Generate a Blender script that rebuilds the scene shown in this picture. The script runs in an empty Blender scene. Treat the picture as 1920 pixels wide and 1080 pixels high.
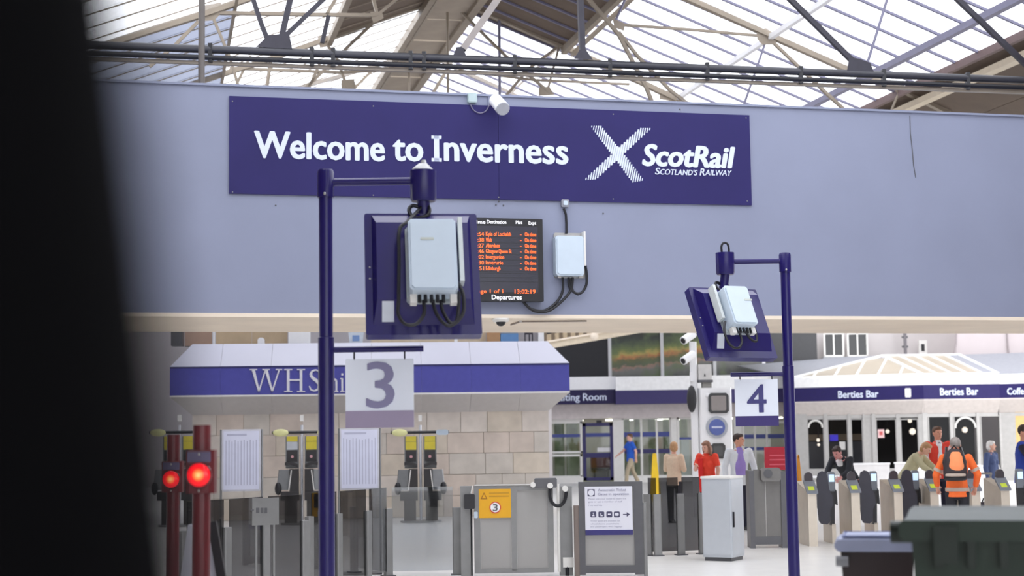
import bpy, bmesh, math, random
from mathutils import Vector, Matrix
random.seed(7)
C = bpy.context.scene
COL = C.collection
R = math.radians

# ------------------------------------------------------------------ camera, world, exposure
EYE = Vector((0, 0, 1.7)); FPX = 3000.0; PITCH, ROLL = R(5.3), R(0.8)
CF = Vector((0, math.cos(PITCH), math.sin(PITCH)))
_u0 = Vector((0, -math.sin(PITCH), math.cos(PITCH))); _r0 = Vector((1, 0, 0))
CR = _r0 * math.cos(ROLL) - _u0 * math.sin(ROLL)
CU = _u0 * math.cos(ROLL) + _r0 * math.sin(ROLL)
cam_d = bpy.data.cameras.new('camera'); cam = bpy.data.objects.new('camera', cam_d); COL.objects.link(cam)
cam_d.sensor_width = 36; cam_d.lens = FPX / 1920 * 36; cam_d.clip_start = 0.05; cam_d.clip_end = 400
m = Matrix((CR, CU, -CF)).transposed().to_4x4(); m.translation = EYE
cam.matrix_world = m
cam_d.dof.use_dof = True; cam_d.dof.focus_distance = 18.5; cam_d.dof.aperture_fstop = 2.0
C.camera = cam
SKY = 3.5
w = bpy.data.worlds.new('overcast'); C.world = w; w.use_nodes = True
wn = w.node_tree.nodes; wl = w.node_tree.links; wn.clear()
bg = wn.new('ShaderNodeBackground'); wo = wn.new('ShaderNodeOutputWorld')
tc = wn.new('ShaderNodeTexCoord'); sp = wn.new('ShaderNodeSeparateXYZ'); rp = wn.new('ShaderNodeValToRGB')
rp.color_ramp.elements[0].position = 0.0; rp.color_ramp.elements[0].color = (0.86, 0.88, 0.93, 1)
rp.color_ramp.elements[1].position = 0.7; rp.color_ramp.elements[1].color = (0.97, 0.98, 1.0, 1)
wl.new(tc.outputs['Generated'], sp.inputs[0]); wl.new(sp.outputs['Z'], rp.inputs[0])
wl.new(rp.outputs[0], bg.inputs['Color']); bg.inputs['Strength'].default_value = SKY
wl.new(bg.outputs[0], wo.inputs['Surface'])
vs = C.view_settings
vs.view_transform = 'Standard'; vs.look = 'None'; vs.gamma = 1; vs.exposure = 0.0; vs.use_curve_mapping = False
C.display_settings.display_device = 'sRGB'
C.cycles.max_bounces = 10; C.cycles.transparent_max_bounces = 24; C.cycles.diffuse_bounces = 5
C.cycles.use_denoising = True

# ------------------------------------------------------------------ layout: from a line of sight to a point in the station
def ray(px, py): return CF + CR * ((px - 960) / FPX) - CU * ((py - 540) / FPX)
def atY(px, py, Y):
    d = ray(px, py); return EYE + d * (Y / d.y)
def atZ(px, py, z):
    d = ray(px, py); return EYE + d * ((z - EYE.z) / d.z)
class Frame:
    """an upright plane: origin on the ground, local x along it, local y away from the viewer, z up"""
    def __init__(s, px, Y, yaw=0, py=800, z0=0.0):
        p = atY(px, py, Y); s.O = Vector((p.x, p.y, z0)); s.yaw = R(yaw)
        s.ex = Vector((math.cos(s.yaw), math.sin(s.yaw), 0)); s.ey = Vector((-s.ex.y, s.ex.x, 0))
    def L(s, px, py, d=0.0):
        r = ray(px, py); o = s.O + s.ey * d
        k = (o - EYE).dot(s.ey) / r.dot(s.ey); p = EYE + r * k - s.O
        return p.dot(s.ex), p.z
    def P(s, px, py, d=0.0):
        x, z = s.L(px, py, d); return Vector((x, d, z))
    def box(s, x0, y0, x1, y1, d=0.0):
        cx, cy = (x0 + x1) / 2, (y0 + y1) / 2
        a = s.L(x0, cy, d)[0]; b = s.L(x1, cy, d)[0]; t = s.L(cx, y0, d)[1]; u = s.L(cx, y1, d)[1]
        return a, b, u, t

# ------------------------------------------------------------------ materials
def lin(c):
    return tuple((v / 255 / 12.92 if v / 255 <= 0.04045 else ((v / 255 + 0.055) / 1.055) ** 2.4) for v in c)
_mats = {}
def mat(name, rgb, rough=0.5, metal=0.0, var=0.06, scale=8.0, bump=0.0, spec=0.5, coat=0.0):
    if name in _mats: return _mats[name]
    M = bpy.data.materials.new(name); M.use_nodes = True; nt = M.node_tree; b = nt.nodes['Principled BSDF']
    c = lin(rgb)
    b.inputs['Roughness'].default_value = rough; b.inputs['Metallic'].default_value = metal
    b.inputs['Specular IOR Level'].default_value = spec; b.inputs['Coat Weight'].default_value = coat
    t = nt.nodes.new('ShaderNodeTexCoord'); n = nt.nodes.new('ShaderNodeTexNoise'); n.inputs['Scale'].default_value = scale
    n.inputs['Detail'].default_value = 5
    nt.links.new(t.outputs['Object'], n.inputs['Vector'])
    r = nt.nodes.new('ShaderNodeValToRGB')
    r.color_ramp.elements[0].position = 0.3; r.color_ramp.elements[1].position = 0.7
    r.color_ramp.elements[0].color = tuple(v * (1 - var) for v in c) + (1,)
    r.color_ramp.elements[1].color = tuple(min(1, v * (1 + var)) for v in c) + (1,)
    nt.links.new(n.outputs['Fac'], r.inputs[0]); nt.links.new(r.outputs[0], b.inputs['Base Color'])
    if bump:
        bp = nt.nodes.new('ShaderNodeBump'); bp.inputs['Strength'].default_value = bump; bp.inputs['Distance'].default_value = 0.02
        nt.links.new(n.outputs['Fac'], bp.inputs['Height']); nt.links.new(bp.outputs[0], b.inputs['Normal'])
    _mats[name] = M; return M
def glass(name, tint, gloss=0.06, rough=0.02, haze=0.0):
    if name in _mats: return _mats[name]
    M = bpy.data.materials.new(name); M.use_nodes = True; nt = M.node_tree; nt.nodes.clear()
    o = nt.nodes.new('ShaderNodeOutputMaterial'); tr = nt.nodes.new('ShaderNodeBsdfTransparent'); gl = nt.nodes.new('ShaderNodeBsdfGlossy')
    lw = nt.nodes.new('ShaderNodeFresnel'); lw.inputs['IOR'].default_value = 1.45
    mx = nt.nodes.new('ShaderNodeMixShader'); ml = nt.nodes.new('ShaderNodeMath'); ml.operation = 'MULTIPLY'
    ml.inputs[1].default_value = gloss / 0.04
    tr.inputs['Color'].default_value = tuple(tint) + (1,); gl.inputs['Roughness'].default_value = rough
    ge = nt.nodes.new('ShaderNodeNewGeometry'); iv = nt.nodes.new('ShaderNodeMath'); iv.operation = 'SUBTRACT'; iv.inputs[0].default_value = 1.0
    m4 = nt.nodes.new('ShaderNodeMath'); m4.operation = 'MULTIPLY'; m4.use_clamp = True
    nt.links.new(ge.outputs['Backfacing'], iv.inputs[1]); nt.links.new(lw.outputs[0], ml.inputs[0])
    nt.links.new(ml.outputs[0], m4.inputs[0]); nt.links.new(iv.outputs[0], m4.inputs[1]); nt.links.new(m4.outputs[0], mx.inputs[0])
    nt.links.new(gl.outputs[0], mx.inputs[2])
    if haze:
        df = nt.nodes.new('ShaderNodeBsdfTranslucent'); df.inputs['Color'].default_value = (0.8, 0.8, 0.82, 1)
        d2 = nt.nodes.new('ShaderNodeBsdfDiffuse'); d2.inputs['Color'].default_value = (0.55, 0.55, 0.56, 1)
        m3 = nt.nodes.new('ShaderNodeMixShader'); nt.links.new(df.outputs[0], m3.inputs[1]); nt.links.new(d2.outputs[0], m3.inputs[2])
        m2 = nt.nodes.new('ShaderNodeMixShader'); m2.inputs[0].default_value = haze
        nt.links.new(tr.outputs[0], m2.inputs[1]); nt.links.new(m3.outputs[0], m2.inputs[2]); nt.links.new(m2.outputs[0], mx.inputs[1])
    else:
        nt.links.new(tr.outputs[0], mx.inputs[1])
    nt.links.new(mx.outputs[0], o.inputs['Surface'])
    _mats[name] = M; return M
def emit(name, rgb, s):
    if name in _mats: return _mats[name]
    M = bpy.data.materials.new(name); M.use_nodes = True; b = M.node_tree.nodes['Principled BSDF']
    b.inputs['Base Color'].default_value = lin(rgb) + (1,); b.inputs['Emission Color'].default_value = lin(rgb) + (1,)
    b.inputs['Emission Strength'].default_value = s; b.inputs['Roughness'].default_value = 0.25
    _mats[name] = M; return M

# ------------------------------------------------------------------ mesh helpers
def spl(pts, n=6):
    P = [Vector(p) for p in pts]; out = []
    for i in range(len(P) - 1):
        a, b, c, d = P[max(i - 1, 0)], P[i], P[i + 1], P[min(i + 2, len(P) - 1)]
        for k in range(n):
            t = k / n; out.append(0.5 * ((2 * b) + (c - a) * t + (2 * a - 5 * b + 4 * c - d) * t * t + (3 * b - a - 3 * c + d) * t ** 3))
    return out + [P[-1]]
class MB:
    def __init__(s, M=None): s.v = []; s.f = []; s.M = M
    def pt(s, p):
        p = Vector(p); s.v.append(tuple(s.M @ p) if s.M else tuple(p)); return len(s.v) - 1
    def face(s, pts): s.f.append([s.pt(p) for p in pts]); return s
    def hexa(s, q):
        """q: 8 points, bottom ring then top ring"""
        i = [s.pt(p) for p in q]
        for a in ((0, 3, 2, 1), (4, 5, 6, 7), (0, 1, 5, 4), (1, 2, 6, 5), (2, 3, 7, 6), (3, 0, 4, 7)): s.f.append([i[k] for k in a])
        return s
    def box(s, x0, x1, y0, y1, z0, z1):
        if x0 > x1: x0, x1 = x1, x0
        if y0 > y1: y0, y1 = y1, y0
        if z0 > z1: z0, z1 = z1, z0
        return s.hexa([(x0, y0, z0), (x1, y0, z0), (x1, y1, z0), (x0, y1, z0), (x0, y0, z1), (x1, y0, z1), (x1, y1, z1), (x0, y1, z1)])
    def rbox(s, x0, x1, y0, y1, z0, z1, b=0.01, axis='y'):
        """box with the four edges along one axis chamfered"""
        if axis == 'y':
            pr = [(x0 + b, z0), (x1 - b, z0), (x1, z0 + b), (x1, z1 - b), (x1 - b, z1), (x0 + b, z1), (x0, z1 - b), (x0, z0 + b)]
            return s.prism([(x, z) for x, z in pr], y0, y1)
        pr = [(x0 + b, y0), (x1 - b, y0), (x1, y0 + b), (x1, y1 - b), (x1 - b, y1), (x0 + b, y1), (x0, y1 - b), (x0, y0 + b)]
        n = len(pr); a = [s.pt((x, y, z0)) for x, y in pr]; c = [s.pt((x, y, z1)) for x, y in pr]
        s.f.append(a[::-1]); s.f.append(c)
        for i in range(n): s.f.append([a[i], a[(i + 1) % n], c[(i + 1) % n], c[i]])
        return s
    def prism(s, xz, y0, y1):
        n = len(xz); a = [s.pt((x, y0, z)) for x, z in xz]; c = [s.pt((x, y1, z)) for x, z in xz]
        s.f.append(a); s.f.append(c[::-1])
        for i in range(n): s.f.append([a[i], c[i], c[(i + 1) % n], a[(i + 1) % n]])
        return s
    def bar(s, p0, p1, w, h, up=(0, 0, 1)):
        p0, p1 = Vector(p0), Vector(p1); d = (p1 - p0).normalized(); a = d.cross(Vector(up))
        if a.length < 1e-4: a = d.cross(Vector((1, 0, 0)))
        a.normalize(); b = a.cross(d).normalized(); a = a * (w / 2); b = b * (h / 2)
        return s.hexa([p0 - a - b, p0 + a - b, p0 + a + b, p0 - a + b, p1 - a - b, p1 + a - b, p1 + a + b, p1 - a + b])
    def tube(s, pts, r, n=10, cap=True):
        pts = [Vector(p) for p in pts]; rs = r if isinstance(r, (list, tuple)) else [r] * len(pts)
        rings = []; prev = None
        for i, p in enumerate(pts):
            d = (pts[min(i + 1, len(pts) - 1)] - pts[max(i - 1, 0)]).normalized()
            a = (prev - d * prev.dot(d)) if prev else d.cross(Vector((0, 0, 1)))
            if a.length < 1e-3: a = d.cross(Vector((1, 0, 0)))
            a.normalize(); prev = a; b = d.cross(a)
            rings.append([s.pt(p + (a * math.cos(2 * math.pi * k / n) + b * math.sin(2 * math.pi * k / n)) * rs[i]) for k in range(n)])
        for q, t in zip(rings, rings[1:]):
            for k in range(n): s.f.append([q[k], q[(k + 1) % n], t[(k + 1) % n], t[k]])
        if cap: s.f.append(rings[0][::-1]); s.f.append(rings[-1])
        return s
    def ell(s, c, rx, ry, rz, nu=14, nv=9, M=None):
        c = Vector(c); rings = []
        f = lambda p: s.pt(c + (M @ Vector(p) if M else Vector(p)))
        top = f((0, 0, rz)); bot = f((0, 0, -rz))
        for j in range(1, nv):
            t = math.pi * j / nv
            rings.append([f((rx * math.sin(t) * math.cos(2 * math.pi * k / nu), ry * math.sin(t) * math.sin(2 * math.pi * k / nu), rz * math.cos(t))) for k in range(nu)])
        for k in range(nu):
            s.f.append([top, rings[0][k], rings[0][(k + 1) % nu]]); s.f.append([bot, rings[-1][(k + 1) % nu], rings[-1][k]])
        for q, t in zip(rings, rings[1:]):
            for k in range(nu): s.f.append([q[k], t[k], t[(k + 1) % nu], q[(k + 1) % nu]])
        return s
    def loft(s, secs, n=18):
        """secs: (centre, rx, ry) ellipses stacked along a spine; closed at both ends"""
        rings = []
        for i, (c, rx, ry) in enumerate(secs):
            c = Vector(c); d = Vector(secs[min(i + 1, len(secs) - 1)][0]) - Vector(secs[max(i - 1, 0)][0]); d.normalize()
            ax = Vector((1, 0, 0)); ax = (ax - d * ax.dot(d)).normalized(); ay = d.cross(ax)
            rings.append([s.pt(c + ax * (rx * math.cos(2 * math.pi * k / n)) + ay * (ry * math.sin(2 * math.pi * k / n))) for k in range(n)])
        for q, t in zip(rings, rings[1:]):
            for k in range(n): s.f.append([q[k], q[(k + 1) % n], t[(k + 1) % n], t[k]])
        s.f.append(rings[0][::-1]); s.f.append(rings[-1]); return s
    def limb(s, p0, p1, r0, r1, n=12):
        p0, p1 = Vector(p0), Vector(p1); s.tube([p0, p1], [r0, r1], n); s.ell(p0, r0, r0, r0, 10, 7); s.ell(p1, r1, r1, r1, 10, 7); return s
    def mesh(s, name):
        me = bpy.data.meshes.new(name); me.from_pydata(s.v, [], s.f); me.update(); return me
    def build(s, name, material, parent=None, smooth=False, auto=True):
        me = s.mesh(name)
        bm = bmesh.new(); bm.from_mesh(me); bmesh.ops.recalc_face_normals(bm, faces=bm.faces)
        if smooth:
            for f in bm.faces: f.smooth = True
            for e in bm.edges:
                if len(e.link_faces) == 2 and e.calc_face_angle(0) > 0.7: e.smooth = False
        bm.to_mesh(me); bm.free()
        return link(name, me, material, parent)
def link(name, me, material, parent=None):
    o = bpy.data.objects.new(name, me); COL.objects.link(o)
    if material and not me.materials: me.materials.append(material)
    if parent: o.parent = parent
    return o
def tag(o, label=None, cat=None, group=None, kind=None):
    if label: o['label'] = label
    if cat: o['category'] = cat
    if group: o['group'] = group
    if kind: o['kind'] = kind
    return o
def thing(name, label, cat, fr=None, loc=None, yaw=None, group=None, kind=None):
    o = bpy.data.objects.new(name, None); COL.objects.link(o); o.empty_display_size = 0.1
    o.location = fr.O if fr else (loc or (0, 0, 0)); o.rotation_euler = (0, 0, fr.yaw if fr else (yaw or 0))
    return tag(o, label, cat, group, kind or ('thing' if cat else None))
def struct(name, label=None, fr=None): return thing(name, label, None, fr, kind='structure')
def copy_thing(o, loc, rotz, label, group=None):
    c = o.copy(); COL.objects.link(c); c.location = loc; c.rotation_euler = (0, 0, rotz); c['label'] = label
    if group: c['group'] = group
    for ch in o.children:
        d = ch.copy(); COL.objects.link(d); d.parent = c
        for g in ch.children:
            e = g.copy(); COL.objects.link(e); e.parent = d
    return c
_cap = {}
def text(s, x0, x1, zb, zc, d, material, parent=None, bold=0.0, shear=0.0, name='lettering', M=None, depth=0.004, align=True):
    """letters fitted between x0..x1 with baseline zb and capital height up to zc, lying proud of local y = d"""
    def tm(t):
        cu = bpy.data.curves.new('lettering', 'FONT'); cu.body = t; cu.size = 1; cu.resolution_u = 3
        o = bpy.data.objects.new('lettering', cu); COL.objects.link(o)
        dg = bpy.context.evaluated_depsgraph_get(); me = bpy.data.meshes.new_from_object(o.evaluated_get(dg))
        bpy.data.objects.remove(o); bpy.data.curves.remove(cu); return me
    if 0 not in _cap:
        q = tm('H'); _cap[0] = (min(v.co.y for v in q.vertices), max(v.co.y for v in q.vertices))
    me = tm(s); lo, hi = _cap[0]
    xs = [v.co.x for v in me.vertices]; a, b = min(xs), max(xs)
    kx = (x1 - x0) / (b - a); kz = (zc - zb) / (hi - lo)
    bm = bmesh.new(); bm.from_mesh(me)
    for v in bm.verts:
        z = (v.co.y - lo) * kz; p = Vector((x0 + (v.co.x - a) * kx + z * shear, d, zb + z)); v.co = M @ p if M else p
    if bold > 0.008:
        src = list(bm.faces); H_ = zc - zb; off = []
        for q in range(8):
            off.append((math.cos(q * math.pi / 4) * bold * 1.35 * H_, math.sin(q * math.pi / 4) * bold * 0.9 * H_))
        for kk, (ox, oz) in enumerate(off):
            dup_ = bmesh.ops.duplicate(bm, geom=src)['geom']; mv = Vector((ox, -0.0004 * (kk + 1), oz)); mv = (M.to_3x3() @ mv) if M else mv
            for g in dup_:
                if isinstance(g, bmesh.types.BMVert): g.co += mv
    nrm = (M.to_3x3() @ Vector((0, -1, 0))) if M else Vector((0, -1, 0))
    ext = bmesh.ops.extrude_face_region(bm, geom=list(bm.faces))
    for v in [g for g in ext['geom'] if isinstance(g, bmesh.types.BMVert)]: v.co += nrm * depth
    bmesh.ops.recalc_face_normals(bm, faces=bm.faces); bm.to_mesh(me); bm.free(); me.materials.clear()
    return link(name, me, material, parent)

# ------------------------------------------------------------------ palette
HEAD = mat('bluegrey_cladding', (135, 141, 165), 0.55, var=0.05, scale=0.7)
CREAMW = mat('cream_soffit', (236, 222, 204), 0.7, var=0.05, scale=1.2)
PALE = mat('pale_plaster', (192, 186, 186), 0.8, var=0.05, scale=1.0)
WHITE = mat('white_gloss', (238, 238, 240), 0.35, var=0.02)
OFFW = mat('offwhite_frame', (226, 224, 220), 0.45, var=0.03)
NAVY = mat('navy_paint', (30, 22, 92), 0.3, var=0.08, scale=3, spec=0.4, coat=0.05)
NAVYB = mat('navy_banner', (42, 37, 94), 0.6, var=0.06, scale=1.5, spec=0.25)
NAVYF = mat('blue_fascia', (72, 72, 158), 0.4, var=0.05)
NAVYD = mat('dark_navy_fascia', (50, 42, 98), 0.5, var=0.05)
LETTER = mat('pale_letter', (212, 220, 240), 0.5, var=0.01)
BLACK = mat('black_plastic', (26, 26, 32), 0.4)
RUB = mat('black_cable', (20, 20, 28), 0.5)
STEEL = mat('brushed_steel', (176, 174, 172), 0.35, 0.85, var=0.05, scale=20)
GSTEEL = mat('satin_grey_steel', (132, 132, 132), 0.4, 0.3, var=0.05)
DGREY = mat('dark_grey_metal', (92, 92, 96), 0.4, 0.3)
FROST = mat('frosted_grey_panel', (158, 156, 154), 0.35, var=0.04, scale=2)
GREYBOX = mat('pale_grey_plastic', (196, 210, 224), 0.4, var=0.02)
CREAMS = mat('cream_painted_steel', (146, 134, 118), 0.5, var=0.1, scale=3)
DSTEEL = mat('dark_painted_steel', (52, 50, 60), 0.45, 0.2, var=0.1)
BOARD = mat('brown_roof_board', (102, 88, 76), 0.8, var=0.1, scale=2)
BARM = mat('glazing_bar_paint', (120, 118, 140), 0.5)
SKYG = glass('roof_glass', (0.95, 0.955, 0.97), 0.02, haze=0.06)
DIRT_DIM_G = glass('dirty_or_dimming_roof_glass', (0.43, 0.45, 0.51), 0.02, haze=0.12)
TINT = glass('tinted_barrier_glass', (0.37, 0.37, 0.38), 0.05)
CLEAR = glass('clear_barrier_glass', (0.72, 0.74, 0.76), 0.10)
WING = glass('window_glass', (0.86, 0.90, 0.88), 0.06)
SKIN = mat('skin', (226, 174, 152), 0.55, var=0.04)

# ================================================================== SETTING
def floor():
    M = bpy.data.materials.new('terrazzo_floor'); M.use_nodes = True; nt = M.node_tree; b = nt.nodes['Principled BSDF']
    t = nt.nodes.new('ShaderNodeTexCoord'); n = nt.nodes.new('ShaderNodeTexNoise'); n.inputs['Scale'].default_value = 3; n.inputs['Detail'].default_value = 8
    r = nt.nodes.new('ShaderNodeValToRGB'); r.color_ramp.elements[0].color = lin((214, 212, 210)) + (1,); r.color_ramp.elements[1].color = lin((232, 230, 226)) + (1,)
    nt.links.new(t.outputs['Object'], n.inputs['Vector']); nt.links.new(n.outputs['Fac'], r.inputs[0]); nt.links.new(r.outputs[0], b.inputs['Base Color'])
    b.inputs['Roughness'].default_value = 0.3; b.inputs['Specular IOR Level'].default_value = 0.35
    o = MB().box(-30, 40, -12, 75, -0.2, 0).build('floor', M); tag(o, 'pale polished station floor', kind='structure')
floor()

# ---- header wall carrying the banner
FH = Frame(1068, 22.3, 14)
def header():
    x0 = FH.L(60, 590)[0]; x1 = FH.L(2250, 598)[0]
    zb = FH.L(1068, 593)[1]; zt = FH.L(1068, 187)[1]
    r = struct('wall_front', 'blue grey clad header wall above the ticket barriers', FH)
    MB().box(x0, x1, 0, 3.0, zb + 0.02, zt).build('cladding', HEAD, r)
    MB().box(x0, x1, -0.012, 3.0, zb - 0.03, zb + 0.02).build('soffit', CREAMW, r)
    MB().box(x0, x1, -0.03, 3.02, zt, zt + 0.03).build('coping', HEAD, r)
    pts = [FH.P(x, y, -0.004) for x, y in ((1706, 217), (1707, 250), (1711, 285), (1713, 310), (1717, 333))]
    MB().tube(pts, 0.006, 6).build('crack', DGREY, r)
    for x, y in ((560, 192), (765, 195), (1275, 205), (935, 378), (930, 384), (944, 385), (1131, 400), (517, 385)):
        p = FH.P(x, y, -0.006); MB().ell(p, 0.012, 0.006, 0.012, 8, 5).build('fixing', DGREY, r)
    return zb, zt
ZHB, ZHT = header()

# ---- back and side walls of the concourse
FB = Frame(1300, 60.5, 2)
def back_walls():
    r = struct('wall_back', 'pale rendered back wall of the concourse', FB)
    MB().box(-32, 22, 0, 0.3, 0, 9.3).build('render', PALE, r)
    # right return wall
    a = atY(1668, 650, 60); 
    FR = Frame(1910, 57.5, -12)
    rr = struct('wall_right', 'pale pink plastered wall beside the glazed bar roof', FR)
    x0 = FR.L(1792, 640)[0]
    MB().box(x0, 12, 0, 0.4, 0, 9.2).build('render', mat('pink_plaster', (196, 186, 188), 0.8, var=0.05, scale=1), rr)
    for pl in (((1793, 622), (1792, 645), (1787, 666)), ((1888, 622), (1890, 652), (1893, 675), (1899, 692))):
        MB().tube([FR.P(x, y, -0.04) for x, y in pl], 0.03, 6).build('cable', mat('faded_cable', (150, 140, 142), 0.6), rr)
    l = struct('wall_left', 'plain pale wall closing the concourse behind the shop')
    MB().box(-16, -15.7, 24, 62, 0, 9).build('render', PALE, l)
back_walls()

# ---- glazed train shed roof
RY = R(12.5)
EU = Vector((math.cos(RY), math.sin(RY), 0)); EV = Vector((-EU.y, EU.x, 0))
UR, ZR, TN = 6.40, 11.7, 0.38
def rz(u): return ZR - TN * abs(u - UR)
def rp3(u, v, dz=0.0): return EU * u + EV * v + Vector((0, 0, rz(u) + dz))
def roof():
    r = struct('ceiling', 'glazed iron train shed roof with boarded ridge')
    sp_ = 0.85; v0 = 21.9; n = 45
    nb = math.ceil((35.2 - v0) / sp_)
    strips = [(UR + 0.52, 9.1), (9.1, 11.85), (11.85, 14.6), (UR - 0.52, 3.7), (3.7, 1.35), (1.35, -1.8)]
    for a, b in strips:
        me = None
        for k in range(n):
            va, vb = v0 + k * sp_, v0 + (k + 1) * sp_
            inner = a in (UR + 0.52, UR - 0.52)
            opaque = inner and vb <= 35.2 + 0.4
            base = EV * va
            if me is None:
                q = [EU * a + Vector((0, 0, rz(a))), EU * b + Vector((0, 0, rz(b))), EU * b + EV * sp_ + Vector((0, 0, rz(b))), EU * a + EV * sp_ + Vector((0, 0, rz(a)))]
                mb = MB(); up = Vector((0, 0, 0.012)); mb.hexa(q + [p + up for p in q]); me = mb.mesh('pane')
                me.materials.append(SKYG); me_d = me.copy(); me_d.materials[0] = DIRT_DIM_G; me_o = me.copy(); me_o.materials[0] = BOARD
            dirty_or_dimmed = (b == -1.8 and 29.2 < va < 38) or (va > 45.5)  # left panes are dirty; hidden far panes darkened to cut light at the back
            opaque = opaque or (va > 46 and k % 3 == 0 and b in (11.85, 1.35))  # hidden far boards added to lower the light over the concourse
            o = link('roof_board' if opaque else 'pane', me_o if opaque else (me_d if dirty_or_dimmed else me), None, r); o.location = base
    bars = [(UR + 0.52, 14.65, 0.05, BARM), (UR - 0.52, -1.8, 0.025, CREAMS)]
    for a, b, wd, mt in bars:
        mb = MB(); mb.bar(EU * a + Vector((0, 0, rz(a) - 0.03)), EU * b + Vector((0, 0, rz(b) - 0.03)), wd, 0.045 if wd > 0.03 else 0.02); me = mb.mesh('glazing_bar'); me.materials.append(mt)
        for k in range(n + 1):
            o = link('glazing_bar', me, None, r); o.location = EV * (v0 + k * sp_)
    V0, V1 = v0, v0 + n * sp_
    def run(u, wd, h, mt, dz=-0.1, a=V0, b=V1, name='purlin'): MB().bar(rp3(u, a, dz), rp3(u, b, dz), wd, h).build(name, mt, r)
    run(11.85, 0.10, 0.10, WHITE, -0.09); run(13.8, 0.13, 0.12, BARM, -0.13)
    run(14.6, 0.10, 0.14, mat('rust_red_cream', (112, 92, 90), 0.6), -0.08); run(14.95, 0.20, 0.12, mat('lit_cream_strip', (206, 192, 168), 0.5), -0.16)
    run(UR + 0.56, 0.14, 0.2, CREAMS, -0.12); run(UR - 0.56, 0.14, 0.2, CREAMS, -0.12)
    run(UR + 0.46, 0.05, 0.1, CREAMS, -0.22); run(UR - 0.46, 0.05, 0.1, CREAMS, -0.22)
    run(9.1, 0.12, 0.16, CREAMS, -0.12, V0, 35.2); run(9.3, 0.06, 0.10, CREAMS, -0.12, V0, 35.2)
    run(3.7, 0.12, 0.16, CREAMS, -0.12, V0, 35.2); run(-1.8, 0.14, 0.16, CREAMS, -0.1); run(1.35, 0.06, 0.08, CREAMS, -0.09)
    # ridge boarding
    me = None
    for k in range(19):
        if me is None:
            mb = MB(); mb.box(-0.5, 0.5, 0.02, 1.93, -0.05, 0.0); me = mb.mesh('ridge_board'); me.materials.append(mat('grey_ridge_board', (160, 148, 134), 0.8, var=0.12, scale=1.5))
        o = link('ridge_board', me, None, r); o.location = EU * UR + EV * (V0 + k * 2.0) + Vector((0, 0, ZR - 0.30 + 0.01 * (k % 2))); o.rotation_euler = (0, 0, RY)
    # boarded lower slopes
    for a, b, du in ((14.75, 20.2, 1.36), (-1.95, -12, -1.4)):
        u = a
        while (u < b if du > 0 else u > b):
            q = [rp3(u, V0), rp3(u + du * 0.985, V0), rp3(u + du * 0.985, V1), rp3(u, V1)]
            z = 0.0
            MB().hexa([p + Vector((0, 0, z)) for p in q] + [p + Vector((0, 0, z + 0.05)) for p in q]).build('roof_board', BOARD, r)
            u += du
    # unseen roof added over the platforms, boards and glass shaped to set the light
    for a, b, va, vb, mt in ((UR, 14.6, 9.0, V0, SKYG), (14.6, 20.2, 9.0, V0, BOARD), (UR, -1.8, 9.0, V0, SKYG), (-1.8, -12, 9.0, V0, BOARD),
                             (UR, 9.0, -26, 9.0, BOARD), (9.0, 11.0, -26, 9.0, SKYG), (11.0, 20.2, -26, 9.0, BOARD), (UR, 3.8, -26, 9.0, BOARD), (3.8, 1.8, -26, 9.0, SKYG), (1.8, -12, -26, 9.0, BOARD)):
        q = [rp3(a, va), rp3(b, va), rp3(b, vb), rp3(a, vb)]
        MB().hexa(q + [p + Vector((0, 0, 0.03)) for p in q]).build('added_roof_bay', mt, r)
    return V0, V1
roof()
def added_side_walls():  # unseen walls added to shut open sky out on the viewer's side
    for nm, u in (('wall_added_left', -12.0), ('wall_added_right', 20.2)):
        r = struct(nm, 'plain unseen wall added beside the viewer to close off side light'); M = Matrix.Rotation(RY, 4, 'Z')
        MB(M).box(u - 0.15, u + 0.15, -26, 24, 0, rz(u)).build('masonry', PALE, r)
added_side_walls()

class VPlane:
    """truss plane across the shed at distance v"""
    def __init__(s, v): s.v = v
    def P(s, px, py, dv=0.0):
        d = ray(px, py); k = (s.v + dv) / d.dot(EV); return EYE + d * k
    def W(s, px): return px / FPX * s.v / math.cos(RY)
def truss(v, label, members, gussets):
    t = thing('roof_truss', label, 'roof truss', loc=EV * v + EU * UR, group='iron trusses across the glazed roof')
    o = Vector(t.location); vp = VPlane(v)
    for nm, pts, wpx, mt in members:
        P = [vp.P(x, y) - o for x, y in pts]
        wd = vp.W(wpx)
        if nm == 'rod' or nm == 'tie_rod': MB().tube(P, wd / 2, 8).build(nm, mt, t, smooth=True)
        else:
            mb = MB()
            for a, b in zip(P, P[1:]): mb.bar(a, b, wd * 0.8, wd, up=EV)
            mb.build(nm, mt, t)
    for pts, mt in gussets:
        mb = MB(); a = [vp.P(x, y, -0.03) - o for x, y in pts]; b = [vp.P(x, y, 0.03) - o for x, y in pts]; n = len(a)
        i = [mb.pt(p) for p in a]; j = [mb.pt(p) for p in b]; mb.f += [i[::-1], j] + [[i[k], i[(k + 1) % n], j[(k + 1) % n], j[k]] for k in range(n)]
        mb.build('gusset', mt, t)
    return t
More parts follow.
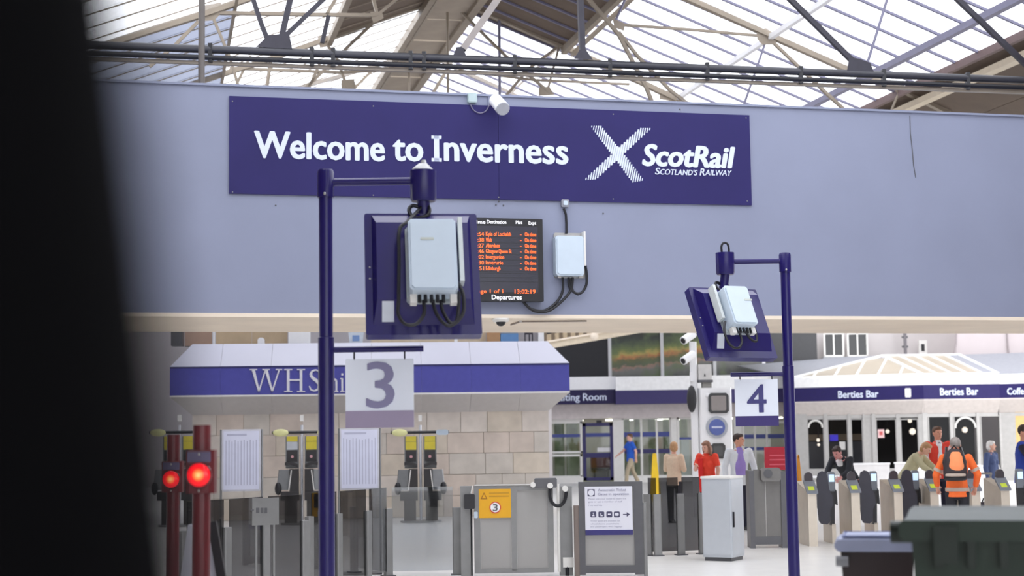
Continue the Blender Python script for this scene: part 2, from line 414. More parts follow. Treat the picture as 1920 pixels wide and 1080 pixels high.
def trusses():
    CS, DS = CREAMS, DSTEEL
    truss(29.4, 'second iron truss, cream rafters and collar above the banner', [
        ('rafter', [(1180, -47), (1300, 2), (1440, 65), (1580, 127), (1690, 167), (1780, 212)], 13, CS),
        ('rafter', [(200, 84), (270, 61), (390, 24), (450, 3), (520, -22)], 14, CS),
        ('collar', [(390, 24), (560, 27), (705, 29)], 8, CS), ('collar', [(1155, 46), (1300, 56), (1435, 68)], 6, CS),
        ('rod', [(1435, 80), (1395, 196)], 5, BARM), ('strut', [(1450, 80), (1560, 185), (1590, 212)], 7, CS),
        ('strut', [(1085, -25), (1110, 6), (1160, 65), (1212, 165), (1222, 190)], 8, CS), ('strut', [(1160, 60), (1195, 105), (1255, 168), (1290, 195)], 7, CS),
        ('rod', [(1180, -20), (1155, 38)], 5, BARM),
        ('strut', [(400, 35), (430, 105), (448, 165)], 6, CS), ('strut', [(372, 40), (325, 88), (280, 125)], 7, CS),
        ('strut', [(708, 30), (695, -20)], 7, CS), ('strut', [(705, 30), (760, -15)], 6, CS),
        ('strut', [(612, 28), (640, -20)], 8, CS), ('strut', [(616, 30), (604, 80)], 10, DS),
        ('collar', [(1690, 163), (1800, 169), (1960, 178)], 5, CS), ('rod', [(1686, 172), (1668, 215)], 5, CS),
    ], [([(374, 12), (414, 4), (418, 22), (402, 38), (376, 40)], CS), ([(1418, 58), (1436, 52), (1456, 66), (1456, 84), (1430, 84), (1420, 74)], CS),
        ([(1148, 34), (1172, 44), (1170, 58), (1152, 52)], CS), ([(694, 22), (716, 22), (720, 34), (700, 44)], CS), ([(1668, 158), (1692, 156), (1700, 166), (1684, 176)], CS)])
    truss(35.2, 'third iron truss, beyond the boarded ridge panels', [
        ('rafter', [(300, 178), (375, 153), (500, 113), (605, 76), (700, 41), (830, -4)], 11, CS),
        ('rafter', [(830, -14), (880, 9), (1057, 88), (1160, 134), (1255, 180), (1300, 202)], 12, CS),
        ('strut', [(705, 38), (650, 90), (570, 168)], 7, CS), ('strut', [(612, 82), (632, 110), (652, 168)], 6, CS),
        ('rod', [(839, 5), (840, 175)], 5, CS), ('rod', [(936, 18), (937, 178)], 6, BARM),
        ('strut', [(862, 20), (947, 104), (1032, 175)], 6, CS), ('strut', [(1048, 88), (1026, 172)], 5, CS), ('strut', [(1043, 90), (990, 130), (950, 178)], 7, CS),
        ('collar', [(430, 128), (640, 136), (790, 128)], 6, CS), ('collar', [(860, 132), (1000, 150), (1180, 158)], 5, CS),
        ('rod', [(508, 112), (500, 165)], 7, CS), ('strut', [(470, 105), (440, 165)], 6, CS), ('strut', [(600, 118), (578, 168)], 7, CS)],
        [([(595, 68), (618, 66), (622, 86), (600, 90)], CS), ([(1010, 164), (1030, 162), (1040, 178), (1010, 180)], CS), ([(1238, 168), (1262, 172), (1272, 192), (1236, 186)], CS), ([(640, 150), (664, 148), (668, 168), (640, 170)], CS)])
    truss(41.0, 'far iron truss seen low over the header wall', [
        ('rafter', [(430, 170), (560, 165), (700, 125), (790, 95)], 8, CS), ('rafter', [(800, 100), (863, 132), (953, 173), (1000, 196)], 8, CS),
        ('strut', [(1043, 93), (960, 173)], 6, CS), ('rod', [(767, 125), (767, 178)], 4, CS), ('strut', [(700, 130), (660, 170)], 6, CS), ('strut', [(850, 110), (810, 178)], 8, CS)], [])
    # front truss: pipes, cables, dark struts
    t = thing('roof_truss', 'nearest iron truss, dark pipe tie with clipped cables above the banner', 'roof truss', loc=EV * 23.8 + EU * 3, group='iron trusses across the glazed roof')
    vp = VPlane(23.8); o = Vector(t.location)
    z = vp.P(1090, 119).z
    def tie(dz, dv=0.0):
        a = vp.P(60, 84, dv); b = vp.P(2150, 164, dv); return [Vector((a.x, a.y, z + dz)) - o, Vector((b.x, b.y, z + dz)) - o]
    MB().tube(tie(0), 0.062, 12).build('tie_pipe', mat('dark_grey_pipe', (62, 62, 68), 0.4, 0.2, var=0.08), t, smooth=True)
    MB().tube(tie(-0.135, -0.04), 0.038, 10).build('cable', RUB, t, smooth=True)
    a, b = tie(-0.20, 0.04); MB().bar(a, b, 0.08, 0.05).build('bottom_flange', CREAMS, t)
    for px in (395, 585, 625, 770, 795, 965, 1143, 1325, 1500, 1655, 1812):
        p = vp.P(px, 100); p.z = z; p -= o
        MB().box(-0.03, 0.03, -0.06, 0.06, -0.20, 0.085).build('clamp', BLACK, t).location = p
    for nm, pts, wpx, mt in [
        ('strut', [(466, -30), (475, 0), (490, 45), (508, 90)], 8, DSTEEL), ('strut', [(552, -30), (544, 0), (522, 95)], 11, DSTEEL), ('strut', [(640, -30), (605, 0), (530, 72)], 8, DSTEEL),
        ('strut', [(952, -30), (932, 0), (868, 92)], 13, mat('bright_steel', (150, 142, 138), 0.4, 0.2)), ('strut', [(1086, -30), (1088, 0), (1092, 104)], 11, DSTEEL),
        ('strut', [(1455, -30), (1483, 0), (1600, 116)], 10, DSTEEL), ('rod', [(1671, -30), (1663, 0), (1624, 126)], 6, BARM), ('strut', [(1766, -30), (1797, 0), (1935, 132)], 10, DSTEEL)]:
        P = [vp.P(x, y) - o for x, y in pts]; wd = vp.W(wpx)
        mb = MB()
        if nm == 'rod': mb.tube(P, wd / 2, 8)
        else:
            for p, q in zip(P, P[1:]): mb.bar(p, q, wd, wd, up=EV)
        mb.build(nm, mt, t)
    for pts in ([(480, 88), (503, 66), (542, 62), (548, 92)], [(848, 108), (856, 88), (868, 88), (876, 110)], [(1076, 110), (1088, 92), (1098, 92), (1112, 112)], [(1588, 134), (1592, 108), (1612, 110), (1632, 118), (1640, 138)]):
        mb = MB(); A = [vp.P(x, y, -0.05) - o for x, y in pts]; B = [vp.P(x, y, 0.05) - o for x, y in pts]; n = 4
        i = [mb.pt(p) for p in A]; j = [mb.pt(p) for p in B]; mb.f += [i[::-1], j] + [[i[k], i[(k + 1) % n], j[(k + 1) % n], j[k]] for k in range(n)]
        mb.build('gusset', DSTEEL, t)
    # roof columns: one in view at the left, its twins on the eaves
    q = atY(378, 90, 22.6)
    c = thing('roof_column', 'slim dark iron post standing on the header wall, left of the banner', 'column', loc=(q.x, q.y, ZHT + 0.03))
    u = Vector((q.x, q.y, 0)).dot(EU)
    MB().tube([(0, 0, 0), (0, 0, rz(u) - ZHT - 0.03)], 0.046, 14).build('shaft', mat('olive_grey_iron', (98, 92, 88), 0.5), c, smooth=True)
    MB().tube([(0, 0, 0), (0, 0, 0.06)], 0.08, 14).build('base', DSTEEL, c, smooth=True)
    MB().box(-0.12, 0.12, -0.12, 0.12, rz(u) - ZHT - 0.15, rz(u) - ZHT - 0.01).build('capital', CREAMS, c)
trusses()

# ================================================================== THINGS ON THE HEADER WALL
def on(fr, px, py, dy=0.0):
    """a frame of the same plane with its origin at this point of the wall"""
    x, z = fr.L(px, py, dy); f = Frame.__new__(Frame); f.O = fr.O + fr.ex * x + fr.ey * dy + Vector((0, 0, z)); f.yaw = fr.yaw; f.ex = fr.ex; f.ey = fr.ey; return f
def banner():
    f = on(FH, 918, 374, 0)
    t = thing('welcome_banner', 'long navy welcome banner fixed high on the grey header wall', 'banner', f)
    c = [f.L(430, 183, -0.03), f.L(1405, 213, -0.03), f.L(1409, 382, -0.03), f.L(430, 366, -0.03)]
    zt = (c[0][1] + c[1][1]) / 2; zb = (c[2][1] + c[3][1]) / 2; xm = f.L(935, 290, -0.03)[0]
    MB().box(c[0][0], xm - 0.002, -0.03, -0.002, zb, zt).build('board_panel', NAVYB, t)
    MB().box(xm + 0.002, c[1][0], -0.03, -0.002, zb, zt).build('board_panel', NAVYB, t)
    D = -0.031
    def word(s, x0, x1, yb, yc, **k):
        a = f.L(x0, yb, D)[0]; b = f.L(x1, yb, D)[0]; zb_ = f.L((x0 + x1) / 2, yb, D)[1]; zc = f.L((x0 + x1) / 2, yc, D)[1]
        return text(s, a, b, zb_, zc, D, LETTER, t, **k)
    word('Welcome', 478, 720, 298, 250, bold=0.03); word('to', 738, 792, 301, 253, bold=0.03)
    word('nverness', 834, 1064, 304, 256, bold=0.03)
    mb = MB()
    a, b, u, d = f.box(809, 254, 828, 303, D)
    xm = (a + b) / 2; h = d - u; k = h * 0.16; 
    mb.box(xm - k * 0.62, xm + k * 0.62, D - 0.004, D, u, d); mb.box(a, b, D - 0.004, D, u, u + k * 0.85); mb.box(a, b, D - 0.004, D, d - k * 0.85, d)
    mb.build('lettering', LETTER, t)
    # striped saltire
    P = lambda x, y: f.L(x, y, D)
    bars_ = [[P(1107, 236), P(1127, 236), P(1208, 338), P(1186, 342)], [P(1200, 240), P(1222, 240), P(1118, 336), P(1094, 338)]]
    xs = [p[0] for q in bars_ for p in q]; x0, x1 = min(xs), max(xs); xc = P(1158, 290)[0]
    n = 31; st = (x1 - x0) / n; mb = MB(); sl = 0.22
    zc = P(1158, 290)[1]
    def span(q, x):
        r = []
        for i in range(4):
            (ax, az), (bx, bz) = q[i], q[(i + 1) % 4]
            ax -= sl * (az - zc); bx -= sl * (bz - zc)
            if (ax - x) * (bx - x) < 0: r.append(az + (bz - az) * (x - ax) / (bx - ax))
        return (min(r), max(r)) if len(r) >= 2 else None
    for i in range(n + 6):
        x = x0 - 3 * st + (i + 0.5) * st
        wdt = st * (0.93 - 0.62 * min(1, abs(x - xc) / ((x1 - x0) / 2)))
        ss = sorted(s for s in (span(q, x) for q in bars_) if s)
        if len(ss) == 2 and ss[0][1] >= ss[1][0]: ss = [(ss[0][0], max(ss[0][1], ss[1][1]))]
        for z0, z1 in ss:
            if z1 - z0 < 0.01: continue
            X0, X1 = x + sl * (z0 - zc), x + sl * (z1 - zc)
            mb.hexa([(X0 - wdt / 2, D, z0), (X0 + wdt / 2, D, z0), (X0 + wdt / 2, D - 0.004, z0), (X0 - wdt / 2, D - 0.004, z0), (X1 - wdt / 2, D, z1), (X1 + wdt / 2, D, z1), (X1 + wdt / 2, D - 0.004, z1), (X1 - wdt / 2, D - 0.004, z1)])
    mb.build('logo', LETTER, t)
    word('ScotRail', 1205, 1370, 312, 274, bold=0.045, shear=0.2)
    word('S', 1228, 1236, 327, 315, bold=0.02, shear=0.2); word("COTLAND'S", 1237, 1306, 328, 318, bold=0.02, shear=0.2)
    word('R', 1312, 1321, 329, 316, bold=0.02, shear=0.2); word('AILWAY', 1322, 1370, 329, 319, bold=0.02, shear=0.2)
    for x, y in ((436, 190), (700, 199), (935, 208), (1150, 214), (1399, 221), (436, 360), (700, 366), (935, 370), (1150, 373), (1401, 377)):
        p = f.P(x, y, -0.031); MB().ell(p, 0.01, 0.005, 0.01, 8, 5).build('screw', GSTEEL, t)
banner()

def wall_gear():
    # horn-shaped drum speaker
    f = on(FH, 921, 190); t = thing('drum_loudspeaker', 'white drum loudspeaker poking out above the navy banner', 'loudspeaker', f)
    b = f.P(929, 188, -0.12); e = f.P(943, 204, -0.42)
    MB().tube([b, e], [0.092, 0.098], 24).build('drum', WHITE, t, smooth=True)
    d = (e - b).normalized(); MB().tube([e, e + d * 0.012], [0.098, 0.09], 24).build('front_grille', mat('grey_grille', (168, 170, 180), 0.5), t, smooth=True)
    MB().box(-0.05, 0.05, -0.02, 0, -0.08, 0.08).build('wall_plate', HEAD, t)
    MB().tube([(0, -0.01, 0.03), b + d * 0.05], 0.018, 8).build('bracket_arm', WHITE, t)
    f = on(FH, 884, 185); t = thing('junction_box', 'small pale teal junction box beside the white drum loudspeaker', 'junction box', f)
    MB().rbox(-0.065, 0.065, -0.07, 0, -0.07, 0.07, 0.015).build('case', mat('pale_teal', (172, 190, 194), 0.5), t)
    MB().rbox(-0.058, 0.058, -0.08, -0.07, -0.06, 0.06, 0.015).build('lid', mat('pale_teal', (172, 190, 194)), t)
    pts = [f.P(x, y, -0.05) for x, y in ((882, 195), (886, 204), (893, 210), (902, 212), (911, 208), (917, 198), (921, 190))]
    MB().tube(spl(pts), 0.008, 6).build('cable', mat('grey_cable', (120, 116, 140), 0.5), t, smooth=True)
    # departure board
    f = on(FH, 950, 566); t = thing('departure_board', 'black departure board with orange train times under the banner', 'display board', f)
    D = -0.14
    a, b, u, v = f.box(880, 409.5, 1018.5, 565, D)
    MB().rbox(a, b, D, 0, u, v, 0.008).build('housing', BLACK, t)
    sc_ = MB().box(a + 0.03, b - 0.075, D - 0.002, D, f.L(950, 548, D)[1], f.L(950, 424, D)[1]).build('screen', mat('dark_screen', (50, 50, 62), 0.25), t)
    OR = emit('orange_led', (255, 110, 50), 1.0); WH = emit('white_led', (225, 225, 230), 0.8)
    def tx(s, x0, x1, yb, yc, m_=OR, bold=0.012):
        A = f.L(x0, yb, D - 0.002)[0]; B = f.L(x1, yb, D - 0.002)[0]
        text(s, A, B, f.L((x0 + x1) / 2, yb, D)[1], f.L((x0 + x1) / 2, yc, D)[1], D - 0.003, m_, sc_, bold=bold)
    tx('Time', 886, 910, 419.5, 413, WH); tx('Destination', 913, 949, 419.5, 413, WH); tx('Plat', 967, 979, 420, 414, WH); tx('Expt', 991, 1005, 421, 415, WH)
    rows = [('Kyle of Lochalsh', 958), ('Wick', 922), ('Aberdeen', 937), ('Glasgow Queen St', 959), ('Invergordon', 945), ('Edinburgh', 943), ('Elgin', 938)]
    rows[5] = ('Inverurie', 943); rows[6] = ('Edinburgh', 938)
    for i, (s, x1) in enumerate(rows):
        yb = 442.5 + i * 10.7
        MB().box(a + 0.035, b - 0.08, D - 0.0025, D - 0.001, f.L(950, yb + 2.6, D)[1], f.L(950, yb + 1.8, D)[1]).build('row_line', BLACK, sc_)
        tx(['10:54', '11:38', '12:27', '12:46', '13:02', '13:30', '13:51'][i], 887, 907, yb, yb - 7, OR); tx(s, 911, x1, yb, yb - 7.2)
        tx('-', 975, 978, yb, yb - 6); tx('On time', 984, 1005, yb + 0.7, yb - 6.4)
    for i in range(3):
        y = 512 + i * 8; MB().box(a + 0.035, b - 0.08, D - 0.0025, D - 0.001, f.L(950, y + 0.8, D)[1], f.L(950, y, D)[1]).build('row_line', BLACK, sc_)
    tx('Page 1 of 1', 890, 943, 549.5, 542.5); tx('13:02:19', 965, 1004, 550.5, 543)
    tx('Departures', 922, 978, 561.5, 553, WH, 0.02)
    # junction box with hanging cables
    f = on(FH, 1068, 478); t = thing('cable_box', 'pale grey cable box on the wall right of the departure board', 'junction box', f)
    D = -0.16; a, b, u, v = f.box(1042, 442, 1095, 517, D)
    MB().rbox(a, b, D, -0.01, u, v, 0.03).build('case', GREYBOX, t)
    MB().rbox(a + 0.02, b - 0.02, D - 0.015, D, u + 0.02, v - 0.02, 0.03).build('lid', GREYBOX, t)
    a2, b2, u2, v2 = f.box(1039, 437, 1098, 522, -0.02); MB().rbox(a2, b2, -0.02, 0, u2, v2, 0.02).build('back_plate', STEEL, t)
    MB().box(b + 0.01, b + 0.035, -0.14, -0.02, f.L(1097, 500)[1], f.L(1097, 436)[1]).build('hinge_bar', OFFW, t)
    for x in (1048, 1088): p = f.P(x, 519, -0.1); MB().box(p.x - 0.02, p.x + 0.02, -0.12, -0.08, p.z - 0.02, p.z + 0.02).build('foot', STEEL, t)
    for pl in (((1055, 520), (1055, 545), (1045, 565), (1022, 582), (998, 580), (985, 570), (980, 562)), ((1074, 520), (1070, 545), (1050, 568), (1028, 583), (1005, 584), (990, 576)),
               ((1066, 520), (1068, 538), (1078, 549), (1090, 549), (1099, 535), (1100, 515), (1098, 498)), ((1069, 522), (1074, 545), (1085, 552))):
        MB().tube(spl([f.P(x, y, -0.08) for x, y in pl]), 0.019, 8).build('cable', RUB, t, smooth=True)
    f2 = on(FH, 1058, 382); t = thing('conduit_box', 'tiny grey conduit box at the banner edge with one black cable', 'junction box', f2)
    MB().rbox(-0.055, 0.055, -0.06, 0, -0.055, 0.055, 0.012).build('case', mat('mid_grey_box', (140, 142, 152), 0.5), t)
    MB().rbox(-0.03, 0.03, -0.075, -0.06, -0.03, 0.03, 0.01).build('cap', GREYBOX, t)
    MB().tube([f2.P(x, y, -0.05) for x, y in ((1057, 391), (1061, 402), (1062, 420), (1062, 438))], 0.018, 8).build('cable', RUB, t, smooth=True)
    # dome camera under the soffit and its conduit
    p = atZ(939, 597, ZHB - 0.03); t = thing('dome_camera', 'white dome camera hanging below the header wall soffit', 'security camera', loc=p, yaw=FH.yaw)
    MB().tube([(0, 0, 0), (0, 0, -0.02), (0, 0, -0.05)], [0.12, 0.125, 0.10], 20).build('housing', OFFW, t, smooth=True)
    MB().ell((0, 0, -0.05), 0.07, 0.07, 0.06, 14, 9).build('dome', BLACK, t, smooth=True)
    pts = [atZ(x, y, ZHB - 0.045) for x, y in ((958, 609), (976, 603), (1100, 602))]
    t = thing('conduit', 'thin dark conduit running along the cream soffit from the dome camera', 'conduit', loc=pts[0]); o = pts[0]
    MB().tube([q - o for q in pts], 0.012, 8).build('pipe', mat('brown_conduit', (140, 128, 120), 0.5), t)
    MB().box(-0.02, 0.02, -0.02, 0.02, -0.01, 0.02).build('clip', STEEL, t).location = (pts[1] - o)
wall_gear()

# ================================================================== PLATFORM SIGN POSTS
def plat_post(px, Y, top, label, mirror, psi, tau, hang, W, Hh, sleeve, num, plate, arm, armx, drum, tip, print_mats, pr=0.057):
    f = Frame(px, Y, 0)
    t = thing('platform_post', label, 'sign post', f)
    Z = lambda x, y, d=0.0: f.P(x, y, d)
    zt = Z(px, top).z
    MB().tube([(0, 0, 0), (0, 0, zt - 0.06)], pr * 0.93, 22).build('pole', NAVY, t, smooth=True)
    zs = [Z(px, y).z for y in sleeve]
    MB().tube([(0, 0, zs[0]), (0, 0, zt - 0.02), (0, 0, zt)], [pr * 1.14, pr * 1.14, pr * 0.95], 22).build('top_sleeve', NAVY, t, smooth=True)
    MB().tube([(0, 0, 0), (0, 0, zs[2]), (0, 0, zs[1] - 0.004), (0, 0, zs[1])], [pr * 1.1, pr * 1.1, pr * 1.1, pr], 22).build('lower_sleeve', NAVY, t, smooth=True)
    MB().tube([(0, 0, 0), (0, 0, 0.02)], 0.13, 22).build('base_plate', NAVY, t)
    MB().ell((0, -pr * 1.15, zs[0] + 0.02), 0.012, 0.01, 0.012, 8, 5).build('bolt', STEEL, t)
    # upper arm and drum
    x0, y0, y1 = drum[0], drum[2], drum[3]
    cx = (drum[0] + drum[1]) / 2; c = Z(cx, (y0 + y1) / 2); rr = abs(Z(drum[1], y0).x - Z(drum[0], y0).x) / 2
    za = Z(px, arm).z
    MB().tube([(0, 0, za), (c.x, 0, za)], 0.030, 14).build('upper_arm', NAVY, t, smooth=True)
    zt_, zb_ = Z(cx, y0).z, Z(cx, y1).z
    MB().tube([(c.x, 0, zb_), (c.x, 0, zb_ + 0.02), (c.x, 0, zt_)], [rr * 0.9, rr, rr], 22).build('drum', NAVY, t, smooth=True)
    if tip:
        h = Z(cx, tip).z - zt_
        MB().tube([(c.x, 0, zt_), (c.x, 0, zt_ + h * 0.15), (c.x + 0.004, 0, zt_ + h * 0.62), (c.x + 0.004, 0, zt_ + h * 0.66), (c.x + 0.004, 0, zt_ + h)], [rr * 0.86, rr * 0.8, rr * 0.36, rr * 0.26, rr * 0.16], 16).build('cone_cap', mat('galvanised', (170, 170, 172), 0.35, 0.4), t, smooth=True)
    else:
        MB().tube(spl([(c.x - 0.03, 0, zt_ - 0.01), (c.x - 0.035, 0, zt_ + 0.07), (c.x - 0.01, 0, zt_ + 0.11), (c.x + 0.03, 0, zt_ + 0.10), (c.x + 0.045, 0, zt_ + 0.05), (c.x + 0.045, 0, zt_ - 0.01)]), 0.012, 8).build('cable_loop', RUB, t, smooth=True)
    hg = Z(*hang)
    MB().tube([(c.x, 0, zb_ + 0.01), (hg.x + 0.03, 0.02, hg.z + 0.02), (hg.x + 0.03, 0.03, hg.z - 0.12)], 0.05, 16).build('drop_tube', NAVY, t, smooth=True)
    # monitor seen from behind; its own axes: x width, y away from us, z up
    ps, ta = R(psi), R(tau)
    ey = Vector((-math.sin(ps) * math.cos(ta), math.cos(ps) * math.cos(ta), -math.sin(ta)))
    ex = Vector((math.cos(ps), math.sin(ps), 0)); ez = ex.cross(ey)
    Mm = Matrix((ex, ey, ez)).transposed().to_4x4(); Mm.translation = hg
    Bk = 0.10
    mon = MB(Mm).rbox(-W / 2, W / 2, -0.03, 0.06, -Hh, 0, 0.012).build('monitor_case', NAVY, t)
    i0, i1 = W / 2 - 0.055, W / 2 - 0.085
    mb = MB(Mm)
    mb.hexa([(-i0, -0.03, -Hh + 0.08), (i0, -0.03, -Hh + 0.08), (i1, -0.03 - Bk, -Hh + 0.25), (-i1, -0.03 - Bk, -Hh + 0.25), (-i0, -0.03, -0.015), (i0, -0.03, -0.015), (i1, -0.03 - Bk, -0.13), (-i1, -0.03 - Bk, -0.13)])
    rc = mb.build('rear_cover', NAVY, t)
    MB(Mm).box(-W / 2 + 0.03, W / 2 - 0.03, 0.06, 0.064, -Hh + 0.04, -0.04).build('screen', BLACK, t)
    fy = -0.03 - Bk
    yz = lambda z, o=0.0: -0.03 - Bk * (z + Hh - 0.08) / 0.17 - o
    sa, sb, sc0, sc1 = -W / 2 + 0.12, -W / 2 + 0.21, -Hh + 0.10, -Hh + 0.235
    MB(Mm).hexa([(sa, yz(sc0), sc0), (sb, yz(sc0), sc0), (sb, yz(sc1), sc1), (sa, yz(sc1), sc1), (sa, yz(sc0, .006), sc0), (sb, yz(sc0, .006), sc0), (sb, yz(sc1, .006), sc1), (sa, yz(sc1, .006), sc1)]).build('sticker', mat('pale_sticker', (206, 212, 224), 0.5), rc)
    for z in (-0.36, -0.44): MB(Mm).ell((-W / 2 + 0.035, -0.032, -Hh * 0.5 + (0.4 + z) * 1.2), 0.008, 0.005, 0.008, 8, 5).build('screw', STEEL, t)
    s = mirror
    bx0, bx1, bz0, bz1 = (-0.135, 0.255, -0.825, -0.195) if s > 0 else (-0.255, 0.085, -0.64, -0.14)
    MB(Mm).rbox(bx0, bx1, fy - 0.05, fy, bz0, bz1, 0.02).build('box_back', mat('steel_back', (176, 184, 186), 0.4), t)
    bxm = MB(Mm); eq = bxm.rbox(bx0 + 0.015, bx1 - 0.015, fy - 0.21, fy - 0.05, bz0 + 0.02, bz1 - 0.015, 0.022).build('equipment_box', GREYBOX, t)
    MB(Mm).rbox(bx0 + 0.03, bx1 - 0.03, fy - 0.225, fy - 0.21, bz0 + 0.035, bz1 - 0.03, 0.02).build('box_lid', GREYBOX, eq)
    MB(Mm).rbox(-0.03, 0.07, fy - 0.229, fy - 0.225, bz1 - 0.2, bz1 - 0.18, 0.004).build('maker_plate', mat('beige_plate', (190, 196, 190), 0.5), eq)
    hx = bx1 + 0.012 if s > 0 else bx0 - 0.045
    MB(Mm).box(hx, hx + 0.033, fy - 0.12, fy - 0.02, bz0 + 0.14, bz1 + 0.05).build('hinge_bar', mat('pale_bar', (206, 212, 212), 0.4), eq)
    for x in (bx0 + 0.02, bx1 - 0.07): MB(Mm).box(x, x + 0.05, fy - 0.14, fy - 0.08, bz0 - 0.05, bz0 + 0.02).build('foot', OFFW, eq)
    for k in range(5): MB(Mm).tube([(bx0 + 0.09 + k * 0.045, fy - 0.12, bz0 + 0.02), (bx0 + 0.09 + k * 0.045, fy - 0.12, bz0 - 0.04)], 0.014, 8).build('cable_gland', BLACK, eq)
    yc = fy - 0.11
    cabs = [[(bx0 + 0.12, yc, bz0 - 0.02), (bx0 + 0.12, yc, bz0 - 0.13), (bx0 + 0.06, yc, bz0 - 0.21), (bx0 - 0.02, yc, bz0 - 0.21), (bx0 - 0.07, yc, bz0 - 0.13), (bx0 - 0.065, yc, bz0), (bx0 - 0.055, yc, bz0 + 0.3), (bx0 - 0.045, yc, bz1 - 0.06), (bx0 + 0.02, yc + 0.03, bz1 + 0.03), (0, -0.05, 0.04), (0.03, -0.03, 0.10)],
            [(bx0 + 0.19, yc, bz0 - 0.02), (bx0 + 0.21, yc, bz0 - 0.12), (bx0 + 0.27, yc, bz0 - 0.21), (bx0 + 0.33, yc, bz0 - 0.22), (bx1 + 0.02, yc, bz0 - 0.13), (bx1 + 0.03, yc, bz0 + 0.02), (bx1 - 0.0, yc, bz0 + 0.12)],
            [(bx0 + 0.25, yc, bz0 - 0.02), (bx0 + 0.26, yc, bz0 - 0.10), (bx0 + 0.31, yc, bz0 - 0.20), (bx0 + 0.36, yc, bz0 - 0.19), (bx1 - 0.01, yc, bz0 - 0.08), (bx1 + 0.0, yc, bz0 + 0.05)]]
    if s < 0: cabs = [cabs[0][:6] + [(bx0 - 0.02, yc, bz0 + 0.1)], [tuple((p[0] * 0.72, p[1], bz0 + (p[2] - bz0) * 0.6)) for p in cabs[1]]]
    for cpts in cabs: MB(Mm).tube(spl(cpts), 0.014, 8).build('cable', RUB, t, smooth=True)
    lp = [(0.0, -0.02, 0.06), (-0.06, -0.03, 0.07), (-0.09, -0.04, 0.02), (-0.05, -0.05, -0.05), (0.04, -0.06, -0.04), (0.07, -0.05, 0.02), (0.05, -0.03, 0.09)]
    MB(Mm).tube(spl(lp), 0.016, 8).build('cable', RUB, t, smooth=True)
    # number plate
    zl = Z(px, armx[1]).z; xe = Z(armx[0], armx[1]).x
    MB().tube([(0, 0, zl), (xe, 0, zl)], 0.024, 12).build('lower_arm', NAVY, t, smooth=True)
    a, b, u, v = f.box(plate[0], plate[1], plate[2], plate[3])
    zm = Z((plate[0] + plate[2]) / 2, plate[4]).z
    pt = MB().box(a, b, -0.012, 0.0, u, v).build('number_plate', mat('plate_white', (234, 240, 252), 0.4, var=0.01), t)
    MB().box(a, b, -0.0145, -0.012, u, zm).build('plate_band', print_mats[1], pt)
    for k in (0.13, 0.87): MB().tube([(a + (b - a) * k, -0.006, v - 0.01), (a + (b - a) * k, -0.006, zl)], 0.007, 6).build('hook', DSTEEL, pt)
    n0, n1, nu, nv = f.box(*num[1])
    text(num[0], n0, n1, nu, nv, -0.013, print_mats[0], pt, bold=0.012, name='numeral')
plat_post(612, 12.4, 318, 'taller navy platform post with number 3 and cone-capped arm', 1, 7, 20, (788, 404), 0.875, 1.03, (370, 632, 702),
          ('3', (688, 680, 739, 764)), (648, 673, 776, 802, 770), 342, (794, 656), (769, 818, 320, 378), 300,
          (mat('hazed_numeral', (136, 132, 168), 0.5, var=0.01), mat('hazed_band', (158, 146, 172), 0.5, var=0.02)))  # haze over this plate put into the print colours
plat_post(1481, 17.5, 474, 'shorter looking navy platform post with number 4 at the right', -1, 28, 25, (1352, 543), 0.90, 0.86, (510, 686, 712),
          ('4', (1401, 722, 1436, 773)), (1378, 711, 1459, 799, 780), 489, (1370, 701), (1342, 1377, 474, 515), None,
          (mat('navy_numeral', (62, 60, 124), 0.5, var=0.01), mat('navy_band', (52, 38, 108), 0.5, var=0.02)))

